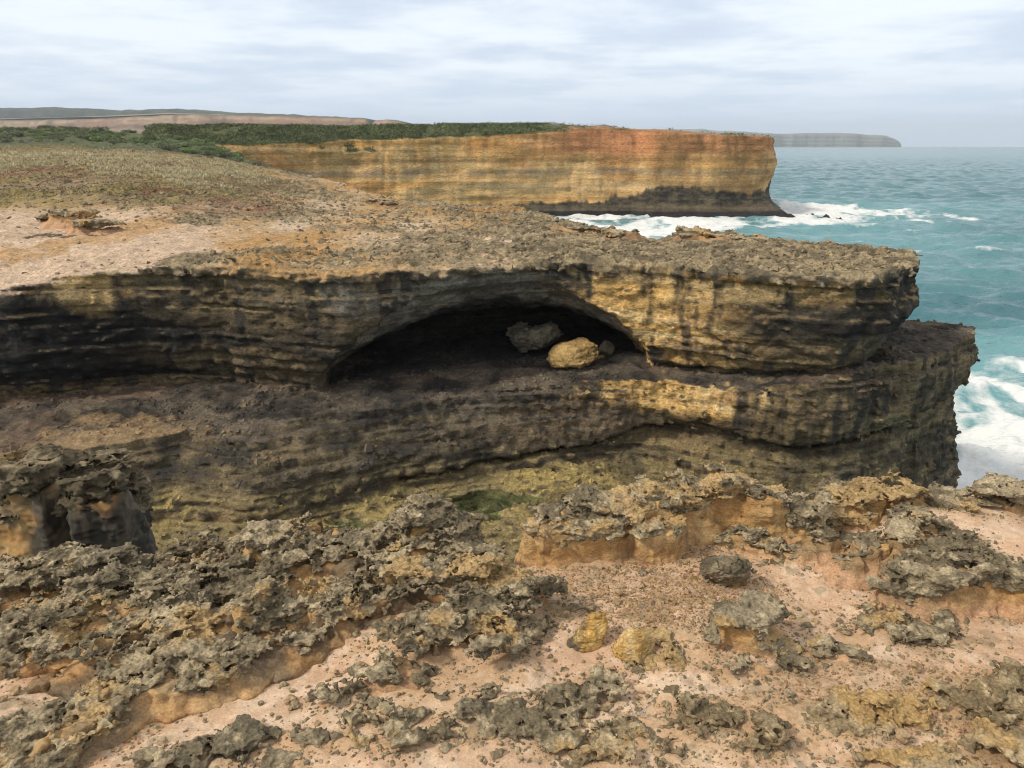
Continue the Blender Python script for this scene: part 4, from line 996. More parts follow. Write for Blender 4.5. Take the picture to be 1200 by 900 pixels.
    # ---- low crust scabs along the bottom
    O('olive crust scab on pink sand at the bottom edge left of centre',
      [S_(255, 874, .26, .11, .12, .10, 12, .05, -.2), S_(310, 858, .22, .09, .12, .09, 15), S_(215, 888, .18, .08, .08, .08)]+field([(190, 884), (260, 862), (330, 850), (390, 855), (380, 872), (320, 900), (200, 905)], 16, 19, (.05, .14), (.05, .13), .08, 12, .05, -.1, .6), 19, stem=False)
    O('crust cap lipped over a shaded pink hollow left of the yellow nub',
      [S_(470, 786, .34, .17, .2, .09, 8, .02, -.2), S_(420, 806, .28, .13, .16, .10, 5), S_(430, 826, .18, .1, .1, .08)], 20, inset=.10)
    O('scattered low crust knobs on pink sand below the lipped cap',
      [S_(478, 846, .22, .10, .06, .06), S_(520, 820, .2, .09, .09, .08), S_(560, 800, .22, .08, .06, .06), S_(470, 868, .2, .08, .05, .05), S_(545, 856, .22, .1, .06, .06), S_(410, 868, .14, .06, .05, .05)]+field([(400, 835), (480, 812), (590, 812), (610, 845), (550, 872), (410, 880)], 15, 21, (.05, .14), (.05, .13), .08, 12, .05, -.1, .6), 21, stem=False)
    O('flat grey green crust patch in the middle of the sand',
      [S_(660, 820, .30, .15, .10, .08, 18), S_(690, 804, .22, .12, .12, .08, 20), S_(640, 840, .22, .08, .06, .05), S_(610, 848, .2, .07, .05, .05), S_(660, 862, .2, .08, .06, .05)]+field([(600, 830), (680, 795), (740, 810), (720, 850), (640, 880), (600, 870)], 16, 22, (.05, .14), (.05, .13), .08, 12, .05, -.1, .6), 22, stem=False)
    O('low tan crust patch strewn with stones beside the dead twig',
      [S_(775, 850, .30, .12, .08, .07, 8), S_(830, 838, .28, .10, .07, .06), S_(745, 868, .24, .09, .08, .07), S_(800, 872, .26, .1, .06, .05), S_(720, 884, .22, .08, .05, .05), S_(795, 822, .22, .08, .06, .05)]+field([(690, 870), (760, 820), (860, 820), (880, 850), (800, 895), (700, 905)], 22, 23, (.05, .14), (.05, .13), .08, 12, .05, -.1, .6), 23, stem=False, warm=.12)
    O('crumbling brown crust strip running down to the bottom right corner',
      [S_(940, 832, .34, .11, .07, .06, 8), S_(1000, 818, .30, .10, .08, .06, 12), S_(1060, 838, .26, .10, .07, .06), S_(1130, 820, .34, .10, .07, .06, 10), S_(880, 850, .28, .09, .06, .05), S_(1190, 800, .3, .1, .08, .06, 15)]+field([(850, 850), (960, 815), (1100, 800), (1220, 770), (1220, 830), (1000, 850), (880, 870)], 34, 24, (.05, .14), (.05, .13), .08, 12, .05, -.1, .6), 24, stem=False, warm=.15)
    O('tan crust scab with loose plates in the bottom right corner',
      [S_(1100, 880, .32, .14, .08, .06, 10), S_(1160, 862, .30, .12, .09, .07, 12), S_(1205, 880, .26, .14, .08, .06), S_(1060, 896, .26, .1, .06, .05), S_(1130, 905, .3, .1, .06, .05)]+field([(1020, 905), (1100, 860), (1420, 800), (1420, 910)], 34, 25, (.05, .14), (.05, .13), .08, 12, .05, -.1, .6), 25, stem=False, warm=.15)
    O('small knob of dark crust standing alone on the sand right of centre',
      [S_(985, 762, .18, .09, .10, .07, 0), S_(960, 754, .12, .07, .07, .05), S_(925, 772, .08, .06, .10, .05)], 26, inset=.04)
    O('low crust crumbs edging the gravel patch behind the yellow slab',
      [S_(790, 752, .20, .10, .07, .06), S_(815, 772, .18, .08, .06, .06), S_(770, 778, .12, .07, .08, .07)], 27, stem=False)
    O('little row of crust nodules on sand in front of the big block',
      [S_(745, 722, .06, .05, .05, .05), S_(700, 702, .05, .05, .05, .05), S_(620, 716, .14, .07, .09, .06), S_(660, 726, .16, .07, .12, .06)], 28, inset=.02)

    # ---- single blocks
    def dk(V, N): return crust_tone(V+5, N, 41)*0.62
    def och(V, N):
        x, y, z = V.T; n = pfbm(x/0.12, y/0.12, z/0.1, 43, 4)
        c = mixc((0.46, 0.28, 0.085), (0.58, 0.41, 0.17), sstep(-0.4, 0.5, n)); side = sstep(-0.05, -0.18, x+0.12*n+0.04*z)
        return mixc(c, (0.12, 0.10, 0.07), np.maximum(side, sstep(0.55, 0.8, N[:, 2]+0.5*n-0.15)*0.8))
    def och2(V, N):
        x, y, z = V.T; n = pfbm(x/0.1, y/0.1, z/0.1, 47, 4)
        return mixc((0.46, 0.29, 0.10), (0.56, 0.40, 0.19), sstep(-0.4, 0.5, n))
    def put(px, py): return [float(v) for v in at_z(px, py, G0)]
    x, y = put(848, 690); boulder('boulder', 'dark layered boulder sitting alone on the gravelly sand', x, y, G0+.0, (.33, .2, .2), 5, dk, .011, 10, 8, 1.3, tilt=(-.15, 0))
    x, y = put(690, 764); boulder('boulder', 'upright yellow slab with a dark crusted left edge and top', x, y, G0-.06, (.22, .13, .24), 11, och, .011, 15, 10, .6, tilt=(.3, 0))
    x, y = put(742, 772); boulder('boulder', 'smooth yellow sandstone nub half buried beside the upright slab', x, y, G0-.10, (.22, .17, .24), 13, och2, .012, 20, 8, .5)
    x, y = put(588, 762); boulder('boulder', 'small rounded yellow block lodged at the foot of the sloping crust mass', x, y, G0-.03, (.15, .11, .13), 17, och2, .010, -15, 8, .7)
    x, y = put(848, 642); boulder('boulder', 'yellow sandstone tooth poking out between the crust plates near the rim', x+.55, y+.3, G0+.05, (.10, .10, .22), 19, och2, .010, 0, 6, .4)

    # ---- the ground itself: one sheet, dropping away at the edge
    ax = np.concatenate([np.arange(-16, -8.2, .10), np.arange(-8.2, 9.2, .022), np.arange(9.2, 17, .10)])
    ay = np.concatenate([np.arange(-6, 4.4, .12), np.arange(4.4, 15.2, .022)])
    X, Y = np.meshgrid(ax, ay, indexing='ij')
    ex, ey = zip(*EDGE)
    ed = np.interp(X, ex, ey)-Y+pfbm(X/0.8, Y/0.8, 0*X, 107, 3)*0.22          # >0 on the cliff top
    Z = ground_base(X, Y)
    near = np.full(X.shape, 9.0); apron = np.zeros(X.shape)
    for s in ALL_SLABS:
        m = (np.abs(X-s.x) < max(s.rx, s.ry)+1.2) & (np.abs(Y-s.y) < max(s.rx, s.ry)+1.2)
        d = s.d2(X[m], Y[m]); near[m] = np.minimum(near[m], d)
        apron[m] = np.maximum(apron[m], 0.16*min(s.h, .5)*np.exp(-np.clip(d+0.1, 0, 9)/0.16))
    Z += apron
    fine = pfbm(X/0.09, Y/0.07, 0*X, 109, 3)
    crumb = sstep(0.0, 0.5, pfbm(X/1.1, Y/0.8, 0*X, 111, 3)+0.25)
    gx, gy = put(800, 705)
    grav = sstep(1.25, 0.6, np.hypot((X-gx)/1.5, (Y-gy)/1.0)+0.5*pfbm(X/0.6, Y/0.6, 0*X, 113, 3))
    gx, gy = put(1090, 830); brk = sstep(1.2, 0.5, np.hypot((X-gx)/2.0, (Y-gy)/0.9)+0.6*pfbm(X/0.5, Y/0.4, 0*X, 115, 3))
    Z += fine*0.010*(0.4+crumb)+np.abs(pfbm(X/0.05, Y/0.04, 0*X, 117, 2))*0.022*np.maximum(grav, brk)
    flow = np.abs(pfbm(X/0.5+0.3*Y, Y/1.2, 0*X, 119, 3)); Z -= 0.03*sstep(0.12, 0.0, flow)*sstep(0.1, 0.6, near)
    Z = np.where(ed > 0, Z-0.10*np.exp(-ed/0.2), np.maximum(Z-0.10+ed*7.0+pfbm(X/0.7, Y/0.5, Z/2, 121, 3)*0.5*np.clip(-ed*2, 0, 1), 2.0))
    V = np.stack([X, Y, Z], -1).reshape(-1, 3)
    ii = np.arange(X.size).reshape(X.shape)
    Q = np.stack([ii[:-1, :-1], ii[1:, :-1], ii[1:, 1:], ii[:-1, 1:]], -1).reshape(-1, 4)
    n1 = pfbm(X/0.9, Y/0.7, 0*X, 123, 4); n2 = pfbm(X/0.2, Y/0.16, 0*X, 125, 4); n3 = pfbm(X/3, Y/3, 0*X, 127, 2)
    c = mixc((0.56, 0.38, 0.255), (0.66, 0.50, 0.365), sstep(-0.5, 0.5, n2+0.6*n1))
    c = mixc(c, (0.50, 0.31, 0.195), sstep(0.15, 0.75, n1+0.4*n3)*0.6)
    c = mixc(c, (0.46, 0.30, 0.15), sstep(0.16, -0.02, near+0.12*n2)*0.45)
    c = mixc(c, (0.34, 0.22, 0.115), np.clip(grav*sstep(-0.3, 0.3, n2)*0.55+brk*sstep(-0.4, 0.3, n2)*0.7, 0, 1))
    c = mixc(c, (0.27, 0.205, 0.12), sstep(0.30, 0.55, n2+0.5*n1*crumb-0.05)*0.6*crumb)
    wall = sstep(-0.05, -0.35, ed); c = mixc(c, mixc((0.11, 0.095, 0.065), (0.38, 0.24, 0.09), sstep(0, 0.6, pfbm(X/1.1, Y/1.1, Z/1.5, 129, 3))), wall)
    gme = mesh('ground', V, Q, SAND_M, c.reshape(-1, 3))
    obj('ground', gme, kind='structure')

    # quick height look-up for things lying on the ground
    def gz(px_, py_):
        i = np.clip(np.searchsorted(ax, px_), 0, len(ax)-1); j = np.clip(np.searchsorted(ay, py_), 0, len(ay)-1); return Z[i, j]

    # ---- loose stones: six shapes, copied
    R_ = np.random.default_rng(77)
    protos = []
    for k in range(6):
        g = np.linspace(-1.3, 1.3, 22); Xs, Ys, Zs = np.meshgrid(g, g, g, indexing='ij')
        F = np.sqrt((Xs/1.0)**2+(Ys/R_.uniform(.6, .95))**2+(Zs/R_.uniform(.4, .7))**2)-1
        for _ in range(8):
            n = R_.normal(size=3); n /= np.linalg.norm(n); F = np.maximum(F, Xs*n[0]+Ys*n[1]+Zs*n[2]-R_.uniform(.4, .75))
        F = F+gridfbm((g, g, g), (.55, .55, .4), 300+k, 2)*0.22
        Vs, Qs = surface_nets(F, g, g, g); Vs, Qs = keep_largest(Vs, Qs, .3)
        Vs[:, 2] -= Vs[:, 2].min()*0.75
        Ns = vnormals(Vs, Qs)
        tone = [crust_tone(Vs*0.3+k, Ns, 330+k)*1.1, mixc((0.30, 0.21, 0.12), (0.42, 0.30, 0.18), sstep(-.4, .4, pfbm(*(Vs*2).T, 340+k, 3)))][k % 2]
        protos.append(mesh('loose_stone', Vs, Qs, CRUST_M if k % 2 == 0 else STEM_M, tone))
    zones = [((560, 760, 700, 900), 60, 'small loose stone on the sand between the centre crust patches', 'loose stones in the middle of the sand'),
             ((880, 1200, 700, 900), 85, 'small loose stone on the crumbling sand of the right corner', 'loose stones at lower right'),
             ((640, 960, 640, 730), 45, 'small loose stone on the brown gravel patch before the ochre wall', 'loose stones on the gravel patch'),
             ((300, 560, 740, 900), 50, 'small loose stone on the pink sand at lower left of centre', 'loose stones at lower left'),
             ((0, 220, 780, 900), 20, 'small loose stone on the sand beside the front olive slab', 'loose stones by the front slab')]
    for (a0, a1, b0, b1), cnt, lab, grp in zones:
        k = 0; tries = 0
        while k < cnt and tries < 4000:
            tries += 1
            x, y = put(R_.uniform(a0, a1), b0+(b1-b0)*R_.uniform(0, 1))
            if y > np.interp(x, ex, ey)-0.15: continue
            dm = min(float(s.d2(np.array(x), np.array(y))) for s in ALL_SLABS)
            if dm < 0.03 or (dm > 0.3 and R_.random() < 0.6): continue
            r = 0.018*math.exp(abs(R_.normal(0, .55)))*(1.25 if k % 9 == 0 else 1)
            o = obj('loose_stone', protos[int(R_.integers(6))], None, (x, y, gz(x, y)-0.12*r), lab, 'stone', grp)
            o.rotation_euler = (R_.normal(0, .15), R_.normal(0, .15), R_.uniform(0, 6.28)); o.scale = (r*1.2, r*1.2, r*R_.uniform(.8, 1.2)); k += 1

    # ---- gravel nobody could count: thousands of chips in one mesh
    base = np.array([(-1, -.6, 0), (1, -.5, 0), (.8, .7, 0), (-.7, .8, 0), (-.5, -.3, .7), (.6, -.25, .55), (.4, .4, .65), (-.45, .45, .5)])
    qd = np.array([(0, 1, 5, 4), (1, 2, 6, 5), (2, 3, 7, 6), (3, 0, 4, 7), (4, 5, 6, 7)])
    VV, QQ, CC = [], [], []; n = 0; tries = 0
    while n < 15000 and tries < 200000:
        tries += 1
        if n % 2: x, y = put(R_.normal(800, 100), R_.normal(712, 30)); kind = 0
        else: x, y = put(R_.uniform(-20, 1220), 640+275*R_.random()); kind = 1
        if y > np.interp(x, ex, ey)-0.1 or y < 4.6: continue
        i = np.searchsorted(ax, x); j = np.searchsorted(ay, y)
        if i >= len(ax) or j >= len(ay) or near[i, j] < -0.02: continue
        p = max(crumb[i, j]**2*0.15*(near[i, j] < .3), grav[i, j], brk[i, j]*.8)
        if R_.random() > p: continue
        r = 0.0085*math.exp(R_.normal(0, .5)); t = R_.uniform(0, 6.28); c_, s_ = math.cos(t), math.sin(t)
        b = base*(1+R_.normal(0, .22, base.shape))*r; b = np.stack([b[:, 0]*c_-b[:, 1]*s_, b[:, 0]*s_+b[:, 1]*c_, b[:, 2]*R_.uniform(.6, 1.2)], 1)
        VV.append(b+np.array([x, y, Z[i, j]-.002])); QQ.append(qd+8*n)
        CC.append(np.repeat(np.array([[.36, .235, .13]])*R_.uniform(.6, 1.25)+R_.normal(0, .012, 3), 8, 0)); n += 1
    obj('gravel', mesh('gravel', np.concatenate(VV), np.concatenate(QQ), STEM_M, np.concatenate(CC), smooth=False), kind='stuff')

    # ---- crumbled crust round the feet of the outcrops
    VV, QQ, CC = [], [], []; n = 0; tries = 0
    ok = np.argwhere((near > 0.0) & (near < 0.35) & (ed > 0.1) & (Y > 4.7) & (np.abs(X) < Y*0.78))
    for i, j in ok[R_.permutation(len(ok))[:40000]]:
        if R_.random() > math.exp(-near[i, j]/0.10)*0.55 or n >= 8000: continue
        r = 0.012*math.exp(R_.normal(0, .5)); t = R_.uniform(0, 6.28); c_, s_ = math.cos(t), math.sin(t)
        b = base*(1+R_.normal(0, .3, base.shape))*r; b = np.stack([b[:, 0]*c_-b[:, 1]*s_, b[:, 0]*s_+b[:, 1]*c_, b[:, 2]*R_.uniform(.6, 1.4)], 1)
        VV.append(b+np.array([X[i, j]+R_.normal(0, .01), Y[i, j]+R_.normal(0, .01), Z[i, j]-.002])); QQ.append(qd+8*n)
        CC.append(np.repeat(mixc((.17, .14, .09), (.38, .30, .19), R_.random())[None], 8, 0)); n += 1
    obj('crust_crumbs', mesh('crust_crumbs', np.concatenate(VV), np.concatenate(QQ), STEM_M, np.concatenate(CC), smooth=False), kind='stuff')

    # ---- dead twig
    tv = bpy.data.meshes.new('dead_twig')
    import bmesh
    bm = bmesh.new()
    def limb(p, q, r0, r1):
        p, q = Vector(p), Vector(q); d = (q-p); u = d.orthogonal().normalized(); w_ = d.normalized().cross(u)
        a = [bm.verts.new(p+(u*math.cos(t)+w_*math.sin(t))*r0) for t in np.linspace(0, 2*math.pi, 6)[:-1]]
        b = [bm.verts.new(q+(u*math.cos(t)+w_*math.sin(t))*r1) for t in np.linspace(0, 2*math.pi, 6)[:-1]]
        for i in range(5): bm.faces.new((a[i], a[(i+1) % 5], b[(i+1) % 5], b[i]))
    pts = [(0, 0, .01), (.05, .02, .05), (.1, .0, .06), (.16, .03, .10), (.2, .02, .16)]
    for a, b in zip(pts[:-1], pts[1:]): limb(a, b, .007, .006)
    for a, b in (((.1, 0, .06), (.14, -.05, .1)), ((.14, -.05, .1), (.15, -.06, .16)), ((.16, .03, .1), (.22, .07, .12)), ((.05, .02, .05), (.03, .06, .11)), ((.2, .02, .16), (.21, 0, .2))): limb(a, b, .005, .003)
    bm.to_mesh(tv); bm.free()
    tm = rock_mat('grey dead wood', .03, .4, .2, .9, dist=.003)
    c_ = tv.attributes.new('tone', 'FLOAT_COLOR', 'POINT'); c_.data.foreach_set('color', np.tile(np.array([.33, .31, .28, 1], f32), len(tv.vertices)))
    tv.materials.append(tm)
    x, y = put(735, 850); obj('dead_twig', tv, None, (x, y, gz(x, y)), 'bent grey dead twig lying on the tan crust patch', 'twig')

if want('cliff'):
    bigm = (rock_mat('plateau crust', .45, .8, .4, .95, (1, 1, 1.5), .2, dist=.06), rock_mat('plateau sandstone', .6, .5, .25, .95, dist=.05))
    for lab, pts_, bz, sd in (
        ('dark capped sandstone hump with a scooped ochre hollow on the far left sand', [(75, 246, 1.9, 1.1, 1.3, .4), (105, 247, 1.5, .9, 1.0, .35), (55, 251, 1.0, .8, .8, .3)], 22.9, 71),
        ('pale domed sandstone knob with an ochre hollow on the far left sand', [(130, 258, 1.3, 1.1, 1.0, .4), (100, 259, 1.2, .9, .9, .3)], 22.5, 72),
        ('ochre sandstone rib rising from the pale sand of the plateau', [(282, 243, 1.4, .8, .9, .3), (262, 248, 1.2, .7, .6, .3)], 22.2, 73),
        ('small dark capped ledge on the back edge of the plateau', [(438, 232, 1.7, .9, .9, .35), (455, 236, 1.2, .8, .6, .3)], 21.9, 74),
        ('ragged low rock ridge on the back edge of the plateau above the surf', [(700, 266, 1.6, .8, .7, .3), (728, 270, 1.4, .8, .7, .3), (670, 264, 1.2, .7, .5, .3)], 22.0, 75),
        ('jagged raised crust lip on the plateau edge right of the surf gap', [(815, 271, 1.6, .9, .7, .35), (845, 274, 1.5, .8, .6, .3), (880, 279, 1.6, .8, .5, .3)], 22.0, 76)):
        outcrop('rock_outcrop', lab, [Slab(a, b, rx, ry, h_, t_, 0, 0, 0, base=bz) for a, b, rx, ry, h_, t_ in pts_], sd, vox=.075, scl=4.0, base=bz, inset=.10, flare=.35, rough=.8, mats=bigm, group=None, dk=.45 if sd > 73 else 0.0)
if want('bluff'):
    big = (rock_mat('bluff crust', .5, .8, .4, .95, (1, 1, 1.5), .2, dist=.06), rock_mat('bluff sandstone', .7, .5, .25, .95, dist=.05))
    B = 17.0
    outcrop('rock_bluff', 'tall rock bluff with crusted top and orange streaked wall at the left edge',
            [Slab(20, 548, 1.7, 1.3, 4.3, .8, 0, -.03, .05, base=B), Slab(95, 552, 1.25, 1.1, 4.1, .9, 0, 0, .05, base=B), Slab(128, 566, .8, .9, 3.7, .7, base=B), Slab(-70, 545, 2.0, 1.6, 4.4, .8, base=B), Slab(50, 575, 1.6, .8, 3.6, .7, 0, 0, -.1, base=B), Slab(-20, 590, 1.6, .8, 3.1, .7, base=B), Slab(30, 540, .9, .7, 4.8, .6, base=B), Slab(110, 560, .7, .6, 4.5, .6, base=B), Slab(70, 600, .8, .6, 2.7, .7, base=B), Slab(10, 620, 1.0, .6, 2.3, .7, base=B)],
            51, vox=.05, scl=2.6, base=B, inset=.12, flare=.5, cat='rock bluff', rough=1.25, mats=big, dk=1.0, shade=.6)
    # the mass below it, going down to the gorge floor
if want('cliff'):
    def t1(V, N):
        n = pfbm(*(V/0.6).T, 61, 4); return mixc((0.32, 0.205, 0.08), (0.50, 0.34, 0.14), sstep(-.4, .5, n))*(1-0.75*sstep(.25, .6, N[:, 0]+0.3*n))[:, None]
    def t2(V, N): n = pfbm(*(V/0.7).T, 63, 4); return mixc((0.12, 0.105, 0.08), (0.23, 0.19, 0.13), sstep(-.4, .5, n))
    x, y = [float(v) for v in at_z(672, 428, 13.75)]
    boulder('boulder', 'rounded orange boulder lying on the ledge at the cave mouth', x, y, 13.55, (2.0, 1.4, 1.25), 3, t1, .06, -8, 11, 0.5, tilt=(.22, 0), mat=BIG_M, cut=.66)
    x, y = [float(v) for v in at_z(623, 415, 13.95)]
    boulder('boulder', 'large grey boulder with a flat top just inside the cave', x, y+1.2, 13.75, (2.2, 1.7, 1.4), 8, t2, .06, 5, 12, 1.0, tilt=(.08, 0), mat=BIG_M, cut=.64)
    x, y = [float(v) for v in at_z(711, 419, 13.95)]
    boulder('boulder', 'small dim block in the cave shadow right of the orange boulder', x, y+1.0, 13.8, (.75, .7, .72), 21, t2, .05, 0, 12, .6, mat=BIG_M, cut=.6)
# ------------------------------------------------------------------ rubble, grass, scrub
def chips(pts, rad, cols, seed, flat=(.5, 1.0)):
    """angular stone chips, one mesh"""
    R_ = np.random.default_rng(seed); n = len(pts)
    b0 = np.array([(-1, -.6, -.2), (1, -.5, -.2), (.8, .7, -.2), (-.7, .8, -.2), (-.55, -.3, .75), (.6, -.3, .6), (.45, .4, .7), (-.45, .5, .5)])
    B = b0[None]*(1+R_.normal(0, .25, (n, 8, 3)))*np.asarray(rad)[:, None, None]
    t = R_.uniform(0, 6.28, n); c, s = np.cos(t)[:, None], np.sin(t)[:, None]
    fl = R_.uniform(*flat, n)[:, None]
    tl = R_.normal(0, .25, (n, 1))
    X = B[:, :, 0]*c-B[:, :, 1]*s; Y = B[:, :, 0]*s+B[:, :, 1]*c; Zc = B[:, :, 2]*fl+tl*X
    V = np.stack([X, Y, Zc], -1)+np.asarray(pts)[:, None, :]
    q = np.array([(0, 1, 5, 4), (1, 2, 6, 5), (2, 3, 7, 6), (3, 0, 4, 7), (4, 5, 6, 7)])
    Q = (q[None]+8*np.arange(n)[:, None, None]).reshape(-1, 4)
    return V.reshape(-1, 3), Q, np.repeat(cols, 8, 0)

def leaf_quads(C, size, R_, up=0.0):
    """one small leaf spray per point"""
    n = len(C)
    a = R_.normal(size=(n, 3)); a[:, 2] += up; a /= np.linalg.norm(a, axis=1, keepdims=True)
    b = np.cross(a, R_.normal(size=(n, 3))); b /= np.linalg.norm(b, axis=1, keepdims=True)
    s = (size*R_.uniform(.6, 1.3, n))[:, None]
    V = np.stack([C-a*s*.5, C+b*s*.34, C+a*s*.6, C-b*s*.34], 1).reshape(-1, 3)
    return V, np.arange(4*n).reshape(-1, 4)

def leaf_mat(name):
    m = bpy.data.materials.new(name); m.use_nodes = True; nt = m.node_tree; nd = nt.nodes
    b = nd['Principled BSDF']; b.inputs['Roughness'].default_value = .7; b.inputs['Specular IOR Level'].default_value = .2
    a = nd.new('ShaderNodeAttribute'); a.attribute_name = 'tone'
    oi = nd.new('ShaderNodeObjectInfo'); mr = nd.new('ShaderNodeMapRange'); mr.inputs['To Min'].default_value = .75; mr.inputs['To Max'].default_value = 1.3
    nt.links.new(oi.outputs['Random'], mr.inputs['Value'])
    v = nd.new('ShaderNodeVectorMath'); v.operation = 'SCALE'; nt.links.new(a.outputs['Color'], v.inputs[0]); nt.links.new(mr.outputs[0], v.inputs['Scale']); nt.links.new(v.outputs[0], b.inputs['Base Color'])
    return m

if want('plants'):
    R_ = np.random.default_rng(2024)
    LEAF = leaf_mat('shrub foliage'); chip_m = rock_mat('rubble stone', .3, .5, .3, .95, dist=.03)
    # --- rubble on the plateau
    n = 60000
    px, py = R_.uniform(-40, 1075, n), R_.uniform(205, 330, n)
    x, y = at_z(px, py, 22.0); d = polydist(x, y, P1)
    km = karst_mask(x, y); q = x/y
    keep = (d < -0.4) & (R_.random(n) < np.clip(km*1.0+0.25*sstep(-.35, -.25, q)+0.5*sstep(74, 86, y), .05, .9)*0.42)
    x, y, d, km = x[keep], y[keep], d[keep], km[keep]
    z = ztop_full(x, y, km)
    rad = np.exp(R_.normal(-2.05, .42, len(x)))*np.clip(y/62, .9, 1.4)
    col = mixc((.15, .12, .08), (.34, .27, .17), R_.random(len(x)))
    V, Q, C = chips(np.stack([x, y, z-.03], 1), rad, col, 5)
    obj('rubble', mesh('rubble', V, Q, chip_m, C, smooth=False), kind='stuff')
    print('rubble', len(x))

    # --- fallen fragments on the bench and the gorge floor
    if want('cliff'):
        I = np.nonzero((CN_[:, 2] > .55) & (CV_[:, 2] < 17) & (CV_[:, 2] > 5))[0]
        I = R_.permutation(I)[:26000]; I = I[R_.random(len(I)) < sstep(-.25, .35, pfbm(CV_[I, 0]/3, CV_[I, 1]/3, 0*CV_[I, 0], 161, 3))*.8]
        rad = np.exp(R_.normal(-2.35, .45, len(I)))
        V, Q, C = chips(CV_[I], rad, CT_[I]*R_.uniform(.9, 1.7, (len(I), 1)), 6)
        obj('rock_debris', mesh('rock_debris', V, Q, chip_m, C, smooth=False), kind='stuff')

    # --- pale tussock grass on the left slope
    n = 60000
    y = R_.uniform(92, 205, n); q = R_.uniform(-.95, -.26, n); x = q*y
    st = straw_mask(x, y)
    k = R_.random(n) < st*0.38; x, y = x[k], y[k]; z = ztop_full(x, y, karst_mask(x, y))
    n = len(x); print('tufts', n)
    W = 8
    P0 = np.repeat(np.stack([x, y, z], 1), W, 0); m = len(P0)
    h = np.repeat(R_.uniform(.25, .65, n), W)*R_.uniform(.6, 1.2, m); a = R_.uniform(0, 6.28, m); l = R_.uniform(.1, .5, m)
    T = P0+np.stack([np.cos(a)*l*h*1.3, np.sin(a)*l*h*1.3, h], 1); B = np.stack([-np.sin(a), np.cos(a), 0*a], 1)*.09
    V = np.stack([P0-B-[0, 0, .05], P0+B-[0, 0, .05], T+B*.15, T-B*.15], 1).reshape(-1, 3)
    col = np.repeat(np.repeat(mixc((.40, .355, .22), (.62, .56, .39), R_.random(n)), W, 0), 4, 0)
    obj('tussock_grass', mesh('tussock_grass', V, np.arange(4*m).reshape(-1, 4), LEAF, col), kind='stuff')

    # --- low mat plants: green, olive and wine red cushions
    n = 6000
    y = R_.uniform(80, 150, n); q = R_.uniform(-.95, -.27, n); x = q*y
    k = (R_.random(n) < 0.6*(1-straw_mask(x, y))*sstep(82, 92, y+5*pfbm(x/8, y/12, 0*x, 33, 3))); x, y = x[k], y[k]
    z = ztop_full(x, y, karst_mask(x, y)); n = len(x)
    C = np.repeat(np.stack([x, y, z], 1), 7, 0)+R_.normal(0, 1, (7*n, 3))*[.3, .3, .05]+[0, 0, .06]
    V, Q = leaf_quads(C, .16, R_, .5)
    red = sstep(.15, .45, pfbm(x/5, y/9, 0*x, 35, 3)); gn = R_.random(n)
    col = mixc(mixc((.13, .12, .05), (.20, .19, .075), gn), (.20, .085, .06), red)
    obj('mat_plants', mesh('mat_plants', V, Q, LEAF, np.repeat(np.repeat(col, 7, 0), 4, 0)), kind='stuff')

    # --- shrubs: five shapes, copied
    def shrub_mesh(name, seed, w, h, n, dark, light, leaf, lobes):
        r = np.random.default_rng(seed); Cs = []
        L = [(r.normal(0, w*.33), r.normal(0, w*.33), h*r.uniform(.25, .7), r.uniform(.25, .45)*w, r.uniform(.25, .42)*h) for _ in range(lobes)]
        for lx, ly, lz, lw, lh in L:
            v = r.normal(size=(n//lobes, 3)); v /= np.linalg.norm(v, axis=1, keepdims=True)
            rr = r.uniform(.55, 1.05, len(v))[:, None]
            Cs.append(v*rr*np.array([lw, lw, lh])+[lx, ly, lz])
        Cc = np.concatenate(Cs); Cc = Cc[Cc[:, 2] > -.1]
        V, Q = leaf_quads(Cc, leaf, r, .3)
        t = r.random(len(Cc)); cl = sstep(-.4, .4, pfbm(*(Cc/.7).T, seed, 2))
        return mesh(name, V, Q, LEAF, np.repeat(mixc(dark, light, .55*t+.45*cl), 4, 0))
    def twig_mesh(name, seed, w, h):
        r = np.random.default_rng(seed); A, B = [], []
        for _ in range(46):
            a = np.array([r.normal(0, .15), r.normal(0, .15), 0]); d_ = np.array([r.normal(0, .55), r.normal(0, .55), 1.]); d_ /= np.linalg.norm(d_)
            p = a
            for sgm in range(3):
                e_ = p+d_*h*r.uniform(.22, .38); A.append(p); B.append(e_); p = e_; d_ = d_+r.normal(0, .35, 3); d_ /= np.linalg.norm(d_)
        A, B = np.array(A), np.array(B); s_ = np.cross(B-A, r.normal(size=A.shape)); s_ /= np.linalg.norm(s_, axis=1, keepdims=True); s_ *= .035
        V = np.stack([A-s_, A+s_, B+s_*.5, B-s_*.5], 1).reshape(-1, 3)
        Cc = B; V2, Q2 = leaf_quads(np.repeat(Cc, 3, 0)+r.normal(0, .12, (3*len(Cc), 3)), .13, r)
        col = np.concatenate([np.tile([.30, .28, .25], (len(V), 1)), np.tile([.25, .25, .20], (len(V2), 1))])
        return mesh(name, np.concatenate([V, V2]), np.concatenate([np.arange(len(V)).reshape(-1, 4), Q2+len(V)]), LEAF, col)
    kinds = [(shrub_mesh('shrub', 1, 3.2, 2.2, 900, (.08, .10, .055), (.22, .24, .145), .30, 7), 'dark green coastal shrub in the thicket on the left skyline', 'dark green shrubs of the left thicket'),
             (shrub_mesh('shrub', 2, 3.0, 1.7, 800, (.11, .155, .06), (.25, .33, .14), .30, 6), 'fresh green low shrub among the darker ones above the cliff', 'fresh green shrubs above the cliff'),
             (shrub_mesh('shrub', 3, 2.6, 1.5, 700, (.14, .145, .115), (.30, .30, .235), .26, 6), 'grey green saltbush at the edge of the pale grass', 'grey green saltbushes along the pale grass'),
             (twig_mesh('shrub', 4, 2.6, 2.4), 'bare silvery grey shrub of thin upright branches', 'bare grey shrubs in the thicket')]
